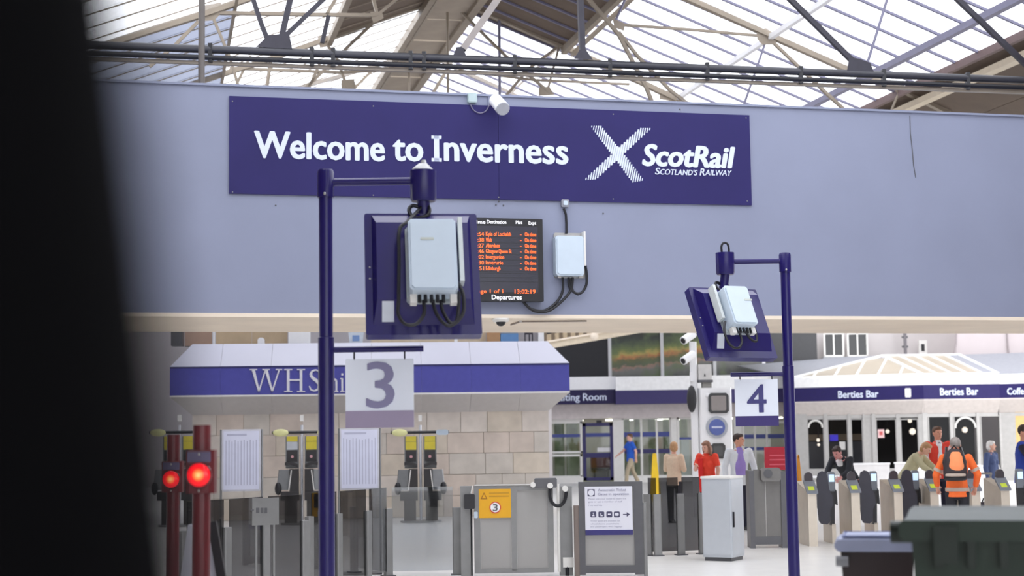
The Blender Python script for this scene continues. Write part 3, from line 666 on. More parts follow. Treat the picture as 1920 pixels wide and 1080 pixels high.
# ================================================================== BUFFER STOP LAMPS, THE COLUMN BESIDE THE CAMERA, BINS
def lamp_post(px, Y, top, label, lens_y, sc=1.0):
    f = Frame(px, Y, 0); t = thing('buffer_lamp', label, 'signal lamp', f, group='red buffer stop lamps')
    MAR = mat('maroon_paint', (112, 30, 38), 0.4, coat=0.2)
    s = Y / FPX
    zt = f.L(px, top)[1]; zl = f.L(px, lens_y)[1]
    MB().tube([(0, 0, 0), (0, 0, zt)], 16.5 * s * sc, 22).build('post', MAR, t, smooth=True)
    w_ = 26 * s * sc; d = -w_ * 0.9
    MB().rbox(-w_, w_, d, w_ * 0.8, zl - 34 * s * sc, zl + 46 * s * sc, 8 * s * sc, axis='z').build('lamp_housing', MAR, t)
    # recessed face with hood and lens
    rl = 22 * s * sc
    MB().tube([(0, d, zl), (0, d - 0.012, zl)], [rl * 1.12, rl * 1.05], 26).build('lens_ring', MAR, t, smooth=True)
    g = bpy.data.materials.get('red_lens')
    if not g:
        g = bpy.data.materials.new('red_lens'); g.use_nodes = True; nt = g.node_tree; b = nt.nodes['Principled BSDF']
        tc_ = nt.nodes.new('ShaderNodeTexCoord'); ln = nt.nodes.new('ShaderNodeVectorMath'); ln.operation = 'LENGTH'
        rmp = nt.nodes.new('ShaderNodeValToRGB'); el = rmp.color_ramp.elements
        el[0].position = 0.0; el[0].color = (1.0, 0.62, 0.2, 1); el[1].position = 1.0; el[1].color = (0.55, 0.0, 0.01, 1)
        e = el.new(0.32); e.color = (1.0, 0.22, 0.05, 1); e = el.new(0.55); e.color = (0.9, 0.01, 0.015, 1)
        mul = nt.nodes.new('ShaderNodeVectorMath'); mul.operation = 'SCALE'; mul.inputs['Scale'].default_value = 1.0
        flat = nt.nodes.new('ShaderNodeVectorMath'); flat.operation = 'MULTIPLY'; flat.inputs[1].default_value = (1, 0, 1)
        nt.links.new(tc_.outputs['Object'], flat.inputs[0]); nt.links.new(flat.outputs[0], ln.inputs[0]); nt.links.new(ln.outputs['Value'], rmp.inputs[0])
        nt.links.new(rmp.outputs[0], b.inputs['Emission Color']); b.inputs['Emission Strength'].default_value = 2.0
        b.inputs['Base Color'].default_value = (0.3, 0.01, 0.01, 1); b.inputs['Roughness'].default_value = 0.15
    le = MB().ell((0, 0, 0), 1, 0.35, 1, 24, 12).build('red_lens', g, t, smooth=True); le.location = (0, d - 0.008, zl); le.scale = (rl, rl, rl)
    MB().box(-w_ * 0.82, w_ * 0.82, d - 0.005, d, zl + 24 * s * sc, zl + 43 * s * sc).build('reflection_patch', mat('blue_grey_reflection', (96, 88, 122), 0.2), t)  # bluish reflection at the lens top, put in as a flat coloured plate
    for z in (zl + 38 * s * sc, zl - 29 * s * sc): MB().ell((0, d - 0.006, z), 0.008, 0.006, 0.008, 8, 5).build('screw', STEEL, t)
lamp_post(379, 9.0, 797, 'nearer maroon buffer lamp with glowing red lens and square housing', 890)
lamp_post(326, 11.6, 815, 'farther small red buffer lamp, mostly blurred by the dark column', 898, 0.72)
def buffer_stop():
    f = Frame(376, 9.4, 0); t = thing('buffer_stop', 'white tapered buffer stop board behind the maroon lamp post', 'buffer stop', f)
    P = lambda x, y: f.L(x, y)
    a, b = P(352, 985), P(396, 985); c = P(418, 1085); d = P(330, 1085); k = (c[0] - b[0]) / (c[1] - b[1])
    zb = 0.0
    MB().prism([(d[0] - 0.1, 0.0), (c[0] + 0.15, 0.0), b, a], 0.02, 0.10).build('board', mat('white_board', (208, 210, 224), 0.5), t)
    q0 = P(398, 978); q1 = P(428, 1090)
    MB().bar((q0[0], 0.0, q0[1]), (q1[0] + 0.12, 0.0, 0.02), 0.03, 0.05).build('strut', BLACK, t)
    MB().box(d[0] - 0.15, c[0] + 0.2, -0.02, 0.14, 0, 0.06).build('sill', DSTEEL, t)
buffer_stop()
def near_column():
    d0 = 0.44
    t = thing('leaning_column', 'black column standing right beside the viewer, out of focus', 'column', loc=(0, 0, 0))
    ang = math.atan2(338 - 960, FPX); r = 0.12
    dist = math.hypot(d0, r); ca = ang - math.asin(r / dist)
    c = Vector((dist * math.sin(ca), dist * math.cos(ca), 0)); sl = -0.13
    t.location = (c.x - 0.0, c.y, 0)
    MB().tube([(-sl * 1.7 * -1 * -1, 0, 0), (0, 0, 1.7), (sl * 1.0, 0, 2.7)], r, 32).build('shaft', mat('black_column_paint', (10, 10, 12), 0.9, var=0.1, spec=0.04), t, smooth=True)
    MB().tube([(-sl * 1.7, 0, 0), (-sl * 1.7, 0, 0.03)], r + 0.04, 32).build('base_ring', mat('black_column_paint', (12, 12, 14)), t)
near_column()

def bins():
    f = Frame(1830, 7.0, -17); t = thing('wheelie_bin', 'big dark green four-wheeled bin at the bottom right', 'bin', f)
    GR = mat('dark_green_plastic', (30, 48, 37), 0.42, var=0.08, scale=4); GD = mat('darker_green_plastic', (24, 38, 30), 0.4)
    zt = f.L(1830, 962)[1]; x0 = f.L(1708, 1000)[0]; x1 = x0 + 1.18; zr = f.L(1800, 994)[1]
    mb = MB(); mb.hexa([(x0 + 0.05, 0.05, 0.16), (x1 - 0.05, 0.05, 0.16), (x1 - 0.05, 0.85, 0.16), (x0 + 0.05, 0.85, 0.16), (x0, -0.02, zr), (x1, -0.02, zr), (x1, 0.95, zr), (x0, 0.95, zr)]); mb.build('body', GR, t)
    MB().rbox(x0 - 0.05, x1 + 0.05, -0.06, 1.0, zr - 0.045, zr + 0.045, 0.02).build('rim', GR, t)
    n = 8
    for k in range(n):
        x = x0 + 0.12 + (x1 - x0 - 0.24) * k / (n - 1); MB().box(x - 0.018, x + 0.018, -0.055, -0.0, zr - 0.16, zr - 0.04).build('rib', GD, t)
    # domed lid
    mb = MB(); ys = [-0.05, 0.1, 0.3, 0.5, 0.7, 0.9, 1.0]; hs = [0.045, (zt - zr) * 0.75, (zt - zr), (zt - zr) * 1.02, (zt - zr), (zt - zr) * 0.8, 0.05]
    a = [mb.pt((x0 - 0.02, y, zr + h)) for y, h in zip(ys, hs)]; b = [mb.pt((x1 + 0.02, y, zr + h)) for y, h in zip(ys, hs)]
    a0 = [mb.pt((x0 - 0.02, y, zr + 0.03)) for y in (ys[-1], ys[0])]; b0 = [mb.pt((x1 + 0.02, y, zr + 0.03)) for y in (ys[-1], ys[0])]
    for i in range(6): mb.f.append([a[i], b[i], b[i + 1], a[i + 1]])
    mb.f += [a + a0, (b + b0)[::-1], [a[0], a0[1], b0[1], b[0]], [a[-1], b[-1], b0[0], a0[0]], [a0[0], b0[0], b0[1], a0[1]]]
    mb.build('lid', GR, t)
    MB().box(x0 + 0.10, x0 + 0.20, -0.10, -0.05, zr - 0.14, zr + 0.02).build('lifting_pin', GD, t)
    MB().tube([(x0 - 0.10, 0.2, zr - 0.02), (x0 + 0.02, 0.2, zr - 0.02)], 0.05, 14).build('trunnion', GD, t, smooth=True)
    for x in (x0 + 0.2, x1 - 0.2):
        for y in (0.15, 0.75):
            MB().tube([(x - 0.025, y, 0.09), (x + 0.025, y, 0.09)], 0.09, 16).build('wheel', BLACK, t, smooth=True); MB().box(x - 0.04, x + 0.04, y - 0.05, y + 0.05, 0.12, 0.2).build('caster_fork', STEEL, t)
    f = Frame(1640, 8.6, -13); t = thing('litter_bin', 'dark brown bin with pale grey lid beside the green bin', 'bin', f)
    a, b, u, v = f.box(1572, 1011, 1716, 1034)
    BR = mat('dark_brown_plastic', (54, 42, 44), 0.45)
    mb = MB(); mb.hexa([(a + 0.06, 0.06, 0.05), (b - 0.06, 0.06, 0.05), (b - 0.06, 0.36, 0.05), (a + 0.06, 0.36, 0.05), (a + 0.01, 0, u), (b - 0.01, 0, u), (b - 0.01, 0.40, u), (a + 0.01, 0.40, u)]); mb.build('body', BR, t)
    MB().rbox(a - 0.02, b + 0.02, -0.03, 0.43, u, v, 0.02).build('lid', mat('pale_blue_grey_lid', (168, 176, 206), 0.45), t)
    MB().rbox(a + 0.02, b - 0.02, 0.02, 0.38, v, v + 0.015, 0.02).build('lid_top', mat('pale_blue_grey_lid', (168, 176, 206)), t)
    MB().tube([(a - 0.015, -0.02, u - 0.05), (a + 0.05, -0.02, u - 0.05)], 0.028, 12).build('handle', mat('light_grey_handle', (150, 152, 158), 0.4), t, smooth=True)
    for x in (a + 0.12, b - 0.12): MB().tube([(x - 0.02, 0.3, 0.06), (x + 0.02, 0.3, 0.06)], 0.06, 14).build('wheel', BLACK, t, smooth=True)
bins()

# ================================================================== GLASS BARRIER AND GATES
ZG = 1.09
def barrier(pts, label, tints, zpost, name='glass_barrier', bright=()):
    """pts: (px, py of the glass top) from end to end; a post stands at each"""
    P = []
    for x, y in pts:
        d = ray(x, y); k = (ZG - EYE.z) / d.z; p = EYE + d * k; P.append(Vector((p.x, p.y, 0)))
    t = thing(name, label, 'barrier', loc=P[0]); o = P[0]; rots = []
    for i, (a, b) in enumerate(zip(P, P[1:])):
        d = (b - a); L = d.length; d.normalize(); n = Vector((-d.y, d.x, 0)) * 0.006; g = min(0.05, L * 0.09)
        p, q = a - o + d * g, b - o - d * g
        MB().hexa([p - n + Vector((0, 0, 0.06)), q - n + Vector((0, 0, 0.06)), q + n + Vector((0, 0, 0.06)), p + n + Vector((0, 0, 0.06)),
                   p - n + Vector((0, 0, ZG)), q - n + Vector((0, 0, ZG)), q + n + Vector((0, 0, ZG)), p + n + Vector((0, 0, ZG))]).build('glass_panel', tints[i], t)
    for i, a in enumerate(P):
        d = (P[min(i + 1, len(P) - 1)] - P[max(i - 1, 0)]).normalized(); M = Matrix.Translation(a - o) @ Matrix.Rotation(math.atan2(d.y, d.x), 4, 'Z')
        MB(M).rbox(-0.055, 0.055, -0.035, 0.035, 0, zpost, 0.012, axis='z').build('post', GSTEEL, t)
        MB(M).box(-0.08, 0.08, -0.06, 0.06, 0, 0.015).build('base_plate', DGREY, t)
    return t
barrier([(345, 941), (425, 936), (497, 931), (571, 927)], 'dark tinted glass barrier left of the number 3 post', [TINT] * 3, 0.80)
barrier([(580, 925), (634, 921), (689, 917), (727, 914), (856, 912)], 'glass barrier run from the number 3 post to the yellow-signed gate', [TINT, TINT, TINT, CLEAR], 0.83, bright=(3,))
barrier([(1213, 896), (1231, 896), (1274, 895), (1314, 894)], 'short receding glass barrier run beside the grey cabinet', [TINT] * 3, 0.86)
def sign_plate():
    f = Frame(490, 16.9, 30); a, b, u, v = f.box(467, 933, 517, 984)
    t = thing('gate_sign', 'small grey sign plate with arrow and boxes on the dark barrier', 'sign', f)
    mb = MB().box(a, b, -0.09, -0.08, u, v).build('plate', mat('grey_sign_plate', (120, 120, 120), 0.45), t)
    for x0, x1 in ((480, 486), (489, 494), (496, 501)):
        p, q, r, s = f.box(x0, 952, x1, 962, -0.09); MB().box(p, q, -0.092, -0.09, r, s).build('symbol', DGREY, t)
    p, q, r, s = f.box(470, 955, 476, 958, -0.09); MB().box(p, q, -0.092, -0.09, r, s).build('symbol', DGREY, t)
    for x in (a + 0.05, b - 0.05): MB().tube([(x, -0.07, 0), (x, -0.07, u + 0.05)], 0.015, 8).build('leg', GSTEEL, t)
sign_plate()

def gate_three():
    f = Frame(968, 19.8, 1); t = thing('staff_gate', 'grey double-panel gate with a yellow number 3 warning sign', 'gate', f)
    X = lambda x, y=990: f.L(x, y)[0]; Z = lambda y, x=968: f.L(x, y)[1]
    zt = Z(910); zb = Z(1064)
    MB().box(X(864), X(886), -0.05, 0.05, 0, zt).build('post', GSTEEL, t)
    MB().box(X(1048), X(1073), -0.05, 0.05, 0, zt - 0.02).build('post', GSTEEL, t)
    MB().box(X(889), X(901), -0.025, 0.025, 0.04, zt).build('stile', GSTEEL, t)
    MB().box(X(959), X(969), -0.025, 0.025, 0.06, zt - 0.06).build('stile', GSTEEL, t)
    MB().box(X(1027), X(1038), -0.025, 0.025, 0.04, zt).build('stile', GSTEEL, t)
    MB().box(X(901), X(1027), -0.025, 0.025, zt - 0.06, zt).build('top_rail', GSTEEL, t)
    MB().box(X(901), X(1027), -0.025, 0.025, 0.04, 0.09).build('bottom_rail', GSTEEL, t)
    for a, b in ((901, 959), (969, 1027)):
        MB().box(X(a) + 0.002, X(b) - 0.002, -0.008, 0.008, 0.09, zt - 0.06).build('panel', FROST, t)
    MB().rbox(X(1003), X(1045), -0.09, 0.03, Z(915), Z(897), 0.012).build('closer_box', DGREY, t)
    MB().tube([(X(890), -0.03, Z(909)), (X(1001), -0.03, Z(909))], 0.012, 8).build('closer_arm', STEEL, t)
    for x, y, r in ((1000, 909, 0.032), (1032, 911, 0.036), (1060, 917, 0.036)):
        MB().tube([(X(x), -0.13, Z(y)), (X(x), -0.04, Z(y))], r, 16).build('knob', OFFW, t, smooth=True)
    hp = [f.P(x, y, -0.11) for x, y in ((1032, 914), (1031, 930), (1035, 942), (1043, 948), (1052, 947), (1059, 938), (1062, 922))]
    MB().tube(spl(hp), 0.02, 8).build('hose', RUB, t, smooth=True)
    MB().tube([(X(1047), -0.07, 0.05), (X(1047), -0.07, Z(908))], 0.018, 8).build('conduit', OFFW, t)
    MB().box(X(1054), X(1074), -0.09, -0.05, Z(1064), Z(1046)).build('socket_box', OFFW, t)
    MB().tube([(X(1062), -0.07, 0.0), (X(1062), -0.07, Z(1063))], 0.022, 8).build('cable', RUB, t)
    MB().rbox(X(871), X(891), -0.13, -0.05, Z(952), Z(925), 0.01).build('lock_box', BLACK, t)
    MB().tube([(X(884), -0.07, 0.02), (X(884), -0.07, Z(950))], 0.010, 6).build('cable', RUB, t)
    MB().tube([(X(884), -0.06, Z(924)), (X(887), -0.06, Z(909))], 0.010, 6).build('cable', OFFW, t)
    MB().rbox(X(889), X(896), -0.05, -0.02, Z(970), Z(958), 0.008).build('latch', GREYBOX, t)
    YEL = mat('yellow_sign', (226, 166, 12), 0.45, var=0.02)
    a, b, u, v = f.box(898, 917, 958, 971, -0.03)
    ys = MB().box(a, b, -0.032, -0.026, u, v).build('yellow_sign', YEL, t)
    MB().tube([f.P(928.5, 951.5, -0.033), f.P(928.5, 951.5, -0.036)], 0.072, 26).build('sign_ring', mat('sign_red_ring', (200, 80, 60), 0.5), ys)
    MB().tube([f.P(928.5, 951.5, -0.036), f.P(928.5, 951.5, -0.038)], 0.058, 26).build('sign_disc', WHITE, ys)
    p, q, r, s = f.box(924, 945, 933, 958, -0.038); text('3', p, q, r, s, -0.0385, DGREY, ys, bold=0.01, depth=0.002)
    A, B, D_ = f.L(901, 936, -0.033), f.L(914, 936, -0.033), f.L(907.5, 923, -0.033)
    DO = mat('sign_dark_ochre', (150, 96, 10), 0.5)
    MB().prism([A, B, D_], -0.034, -0.032).build('warning_triangle', DO, ys)
    k = lambda p, c, s=0.62: (c[0] + (p[0] - c[0]) * s, c[1] + (p[1] - c[1]) * s); cc = ((A[0] + B[0] + D_[0]) / 3, (A[1] + B[1] + D_[1]) / 3)
    MB().prism([k(A, cc), k(B, cc), k(D_, cc)], -0.0355, -0.034).build('triangle_centre', YEL, ys)
    for y in (924.5, 930.5):
        p, q, r, s = f.box(917, y - 1.2, 954, y + 1.2, -0.033); MB().box(p, q, -0.034, -0.032, r, s).build('text_line', mat('sign_faint_text', (190, 138, 20), 0.5), ys)
gate_three()

def gate_notice():
    f = Frame(1145, 19.6, -4); t = thing('notice_gate', 'grey gate carrying the white automatic ticket gates notice', 'gate', f)
    X = lambda x, y=990: f.L(x, y)[0]; Z = lambda y, x=1145: f.L(x, y)[1]
    zt = Z(903)
    MB().box(X(1086), X(1097), -0.03, 0.03, 0.02, zt).build('stile', DGREY, t); MB().box(X(1189), X(1206), -0.03, 0.03, 0.02, zt).build('stile', DGREY, t)
    MB().box(X(1097), X(1189), -0.03, 0.03, zt - 0.07, zt).build('top_rail', DGREY, t); MB().box(X(1097), X(1189), -0.03, 0.03, 0.04, 0.13).build('bottom_rail', DGREY, t)
    MB().box(X(1097), X(1189), -0.008, 0.008, 0.13, zt - 0.07).build('panel', FROST, t)
    MB().rbox(X(1076), X(1086), -0.04, 0.04, 0, Z(947), 0.01, axis='z').build('post', mat('brown_grey_post', (122, 110, 104), 0.4, 0.2), t)
    MB().rbox(X(1206), X(1213), -0.04, 0.04, 0, Z(943), 0.01, axis='z').build('post', GSTEEL, t)
    a, b, u, v = f.box(1097, 912, 1186, 1003, -0.04); zs = Z(993)
    no = MB().box(a, b, -0.042, -0.032, u, v).build('notice', mat('notice_white', (222, 222, 232), 0.5, var=0.01), t)
    MB().box(a, b, -0.044, -0.042, u, zs).build('notice_band', mat('notice_navy', (52, 48, 112), 0.5), no)
    INK = mat('notice_ink', (72, 70, 98), 0.6); FA = mat('notice_grey_ink', (166, 166, 186), 0.6)
    D = -0.0425
    def tx(s, x0, x1, yb, yc, mt, b=0.0): text(s, f.L(x0, yb, D)[0], f.L(x1, yb, D)[0], f.L((x0 + x1) / 2, yb, D)[1], f.L((x0 + x1) / 2, yc, D)[1], D, mt, no, bold=b, depth=0.001)
    tx('Automatic Ticket', 1121, 1174, 920.5, 916, FA, 0.01); tx('Gates in operation', 1121, 1179, 928.5, 924, FA, 0.01)
    tx('Please use your ticket to open the', 1103, 1174, 936.5, 933.5, FA); tx('gate or ask a member of staff', 1103, 1167, 942, 939, FA); tx('if you need help', 1103, 1129, 949, 946, FA)
    for x0 in (1107, 1122, 1137, 1151):
        p, q, r, s = f.box(x0, 959, x0 + 11, 970, D); MB().rbox(p, q, D - 0.0015, D + 0.001, r, s, 0.008).build('pictogram', INK, no)
        c = ((p + q) / 2, (r + s) / 2); e = (q - p) * 0.5
        WN = bpy.data.materials['notice_white']
        if x0 == 1107:
            MB().prism([(c[0] - e * .5, c[1] - e * .6), (c[0] + e * .5, c[1] - e * .6), (c[0], c[1] + e * .1)], D - 0.003, D - 0.0015).build('figure', WN, no); MB().tube([(c[0], D - 0.003, c[1] + e * .4), (c[0], D - 0.0015, c[1] + e * .4)], e * .22, 10).build('figure', WN, no)
        elif x0 == 1122:
            MB().prism([(c[0] - e * .3, c[1] - e * .6), (c[0] + e * .5, c[1] - e * .6), (c[0] + e * .5, c[1] - e * .35), (c[0], c[1] - e * .2), (c[0], c[1] + e * .5), (c[0] - e * .3, c[1] + e * .5)], D - 0.003, D - 0.0015).build('figure', WN, no)
        elif x0 == 1137:
            MB().box(c[0] - e * .5, c[0] + e * .5, D - 0.003, D - 0.0015, c[1] - e * .1, c[1] + e * .3).build('figure', WN, no)
        else:
            MB().rbox(c[0] - e * .65, c[0] + e * .65, D - 0.003, D - 0.0015, c[1] - e * .45, c[1] + e * .5, e * .2).build('figure', WN, no)
    p, q, r, s = f.box(1168, 963.7, 1176, 965.3, D); MB().box(p, q, D - 0.0015, D, r, s).build('arrow', INK, no)
    MB().prism([f.L(1175, 960, D), f.L(1181, 964.5, D), f.L(1175, 969, D)], D - 0.0015, D).build('arrow', INK, no)
    p, q, r, s = f.box(1101.5, 917.5, 1115, 930.5, D); MB().box(p, q, D - 0.0015, D, r, s).build('emblem', INK, no)
    c = ((p + q) / 2, (r + s) / 2); MB().tube([(c[0], D - 0.003, c[1]), (c[0], D - 0.0015, c[1])], (s - r) * 0.44, 18).build('emblem_centre', bpy.data.materials['notice_white'], no)
    tx('Wider gates are available for', 1107, 1163, 978, 975, FA); tx('wheelchairs, pushchairs', 1107, 1161, 983.5, 980.5, FA); tx('and passengers with luggage', 1107, 1167, 988.5, 985.5, FA)
gate_notice()

def cabinet():
    p = atZ(1373, 1053, 0); t = thing('metal_cabinet', 'pale grey metal cabinet standing at the end of the barrier', 'cabinet', loc=p, yaw=R(-30))
    z = (p.y / FPX) * 157; W_, D_ = 0.42, 0.44
    # corner at the origin; wide side runs left, narrow side runs right and back
    L = mat('cabinet_paint', (194, 199, 206), 0.35, 0.2, var=0.02)
    MB().rbox(-W_, 0, 0, D_, 0.05, z - 0.03, 0.012, axis='z').build('body', L, t)
    MB().box(-W_ - 0.008, 0.008, -0.008, D_ + 0.008, z - 0.03, z).build('top', OFFW, t)
    MB().box(-W_ + 0.02, -0.02, 0.02, D_ - 0.02, 0, 0.05).build('plinth', DGREY, t)
    MB().box(-W_ + 0.02, -0.015, -0.008, 0, 0.08, z - 0.06).build('door', L, t)
    MB().box(0, 0.008, 0.012, D_ - 0.015, 0.08, z - 0.06).build('door', L, t)
    dd = t.children[-1]; MB().rbox(0.008, 0.03, 0.03, 0.055, z * 0.40, z * 0.58, 0.005, axis='z').build('handle', BLACK, dd)
cabinet()

def wide_gate():
    f = Frame(1440, 24.0, 0); t = thing('wide_gate', 'dark grey twin-leaf gate with round lens box on top', 'gate', f)
    X = lambda x: f.L(x, 950)[0]; Z = lambda y: f.L(1440, y)[1]
    G2 = mat('mid_grey_gate', (112, 110, 108), 0.4, 0.3)
    MB().box(X(1405), X(1414), -0.05, 0.3, 0, Z(882)).build('post', DGREY, t); MB().box(X(1464), X(1474), -0.05, 0.3, 0, Z(884)).build('post', DGREY, t)
    MB().box(X(1414), X(1436) - 0.006, -0.02, 0.02, 0.16, Z(880)).build('leaf', G2, t); MB().box(X(1436) + 0.006, X(1464), -0.02, 0.02, 0.16, Z(880)).build('leaf', G2, t)
    MB().box(X(1414), X(1464), -0.03, 0.03, 0.05, 0.17).build('bottom_rail', DGREY, t)
    MB().rbox(X(1426), X(1463), -0.14, -0.02, Z(902), Z(877), 0.03).build('sensor_box', G2, t)
    MB().tube([f.P(1440, 888, -0.15), f.P(1440, 888, -0.13)], 0.05, 20).build('lens', BLACK, t); MB().tube([f.P(1440, 888, -0.155), f.P(1440, 888, -0.14)], 0.065, 20).build('lens_ring', DGREY, t)
wide_gate()

def ticket_gates():
    BE = mat('beige_steel', (200, 190, 176), 0.35, 0.4, var=0.04); PAD = mat('slate_paddle', (52, 52, 64), 0.45); HEADM = mat('reader_grey', (120, 126, 136), 0.4)
    SCR = emit('reader_screen', (190, 215, 240), 0.8); STK = mat('lime_sticker', (196, 214, 70), 0.5); DKB = mat('dark_reader', (52, 44, 52), 0.4)
    def unit(label, paddle=True, screen=SCR, sticker=True, reader=True):
        t = thing('ticket_gate', label, 'ticket gate', loc=(0, 0, 0), group='row of ticket gates')
        w_ = 0.065
        b = MB(); b.hexa([(-w_, 0, 0), (w_, 0, 0), (w_, .8, 0), (-w_, .8, 0), (-w_, 0, 0.80), (w_, 0, 0.80), (w_, .8, 0.95), (-w_, .8, 0.95)]); b.build('body', BE, t)
        MB().hexa([(-w_ - .02, -0.03, 0.78), (w_ + .02, -0.03, 0.78), (w_ + .02, 0.22, 0.94), (-w_ - .02, 0.22, 0.94), (-w_ - .02, -0.03, 0.81), (w_ + .02, -0.03, 0.81), (w_ + .02, 0.22, 0.98), (-w_ - .02, 0.22, 0.98)]).build('sloped_top', HEADM, t)
        if sticker: MB().hexa([(-.05, .0, .832), (.04, .0, .832), (.04, .08, .886), (-.05, .08, .886), (-.05, .0, .836), (.04, .0, .836), (.04, .08, .890), (-.05, .08, .890)]).build('sticker', STK, t)
        pr = [(-0.062, 0.90)] + [(0.062 * math.cos(a), 1.03 + 0.07 * math.sin(a)) for a in [math.pi - math.pi * k / 8 for k in range(9)]] + [(0.062, 0.90)]
        MB().prism(pr[::-1], 0.20, 0.26).build('reader_hood', DKB, t)
        if paddle:
            pr = [(0.12, 0.36), (0.15, 0.31), (0.23, 0.30), (0.27, 0.34), (0.28, 0.52), (0.32, 0.60), (0.31, 0.74), (0.27, 0.84), (0.255, 1.02), (0.23, 1.09), (0.18, 1.11), (0.13, 1.08), (0.105, 0.98), (0.105, 0.6)]
            MB().prism([(x * 1.12 + 0.035, z) for x, z in pr], 0.34, 0.38).build('paddle', PAD, t)
            MB().box(0.06, 0.16, 0.34, 0.38, 0.55, 0.75).build('paddle_hinge', DGREY, t)
        if not reader: return t
        MB().rbox(0.36, 0.47, 0.50, 0.58, 0.78, 1.09, 0.02).build('reader_head', HEADM, t)
        MB().box(0.375, 0.455, 0.494, 0.50, 0.94, 1.05).build('screen', screen, t)
        MB().hexa([(0.385, 0.5, 0.28), (0.445, 0.5, 0.28), (0.445, 0.6, 0.28), (0.385, 0.6, 0.28), (0.37, 0.5, 0.80), (0.46, 0.5, 0.80), (0.46, 0.6, 0.80), (0.37, 0.6, 0.80)]).build('reader_stem', BLACK, t)
        MB().box(0.40, 0.46, 0.5, 1.1, 0, 0.30).build('foot_beam', BE, t)
        MB().prism([(0.46, 0.60), (0.50, 0.58), (0.49, 0.80), (0.46, 0.84)], 0.5, 0.56).build('guard', BLACK, t)
        return t
    spots = [(1522, 24.2, 'ticket gate nearest the number 4 post, small dark hood', True), (1603, 24.3, 'ticket gate behind the brown bin lid, lime sticker on top', True), (1683, 24.4, 'ticket gate in front of the person bending in beige', True),
             (1751, 24.5, 'ticket gate just left of the orange jacket, without a paddle', False), (1829, 24.3, 'ticket gate half hidden behind the right arm of the orange jacket', False), (1884, 24.4, 'rightmost ticket gate, beside the man in royal blue', False)]
    base = None
    for i, (px, Y, lab, pad) in enumerate(spots):
        p = atY(px, 900, Y); loc = Vector((p.x, p.y, 0))
        if pad:
            if base is None: base = unit(lab); base.location = loc; base.rotation_euler = (0, 0, R(2))
            else: copy_thing(base, loc, R(2), lab)
        else:
            u = unit(lab, False, emit('red_screen', (170, 30, 40), 0.7) if i == 3 else SCR, i != 4, i != 4); u.location = loc; u.rotation_euler = (0, 0, R(2))
ticket_gates()

def posters():
    def board(px0, px1, py0, py1, Y, label, busy):
        f = Frame((px0 + px1) / 2, Y, 4); t = thing('timetable_board', label, 'notice board', f, group='timetable boards behind the barrier')
        a, b, u, v = f.box(px0, py0, px1, py1)
        MB().rbox(a, b, -0.02, 0.03, u, v, 0.015).build('frame', mat('board_frame', (190, 190, 200), 0.35, 0.3), t)
        MB().box(a + 0.02, b - 0.02, -0.024, -0.02, u + 0.02, v - 0.02).build('sheet', mat('timetable_paper', (206, 208, 228), 0.12 if not busy else 0.3, var=0.02), t)
        IN = mat('timetable_ink', (176, 178, 200), 0.5)
        nc = 11
        for i in range(nc):
            x = a + 0.05 + (b - a - 0.10) * i / (nc - 1); mb = MB()
            z = v - 0.10
            mb.box(x - 0.006, x + 0.006, -0.0255, -0.024, u + 0.07, z - 0.02 - 0.03 * random.random())
            mb.build('text_column', IN, t)
        MB().box(a + 0.06, b - 0.16, -0.0255, -0.024, v - 0.075, v - 0.05).build('heading', IN, t)
        for x in (a - 0.012, b + 0.012): MB().tube([(x, 0.02, 0), (x, 0.02, v + 0.0)], 0.013, 10).build('leg', GSTEEL, t, smooth=True)
        MB().box(a - 0.03, b + 0.03, -0.12, 0.16, 0, 0.02).build('base', DGREY, t)
    board(416, 489, 805, 921, 18.6, 'white timetable board left of the number 3 post', True)
    board(637, 711, 803, 918, 20.4, 'glossy timetable board under the hanging number 3 plate', False)
posters()

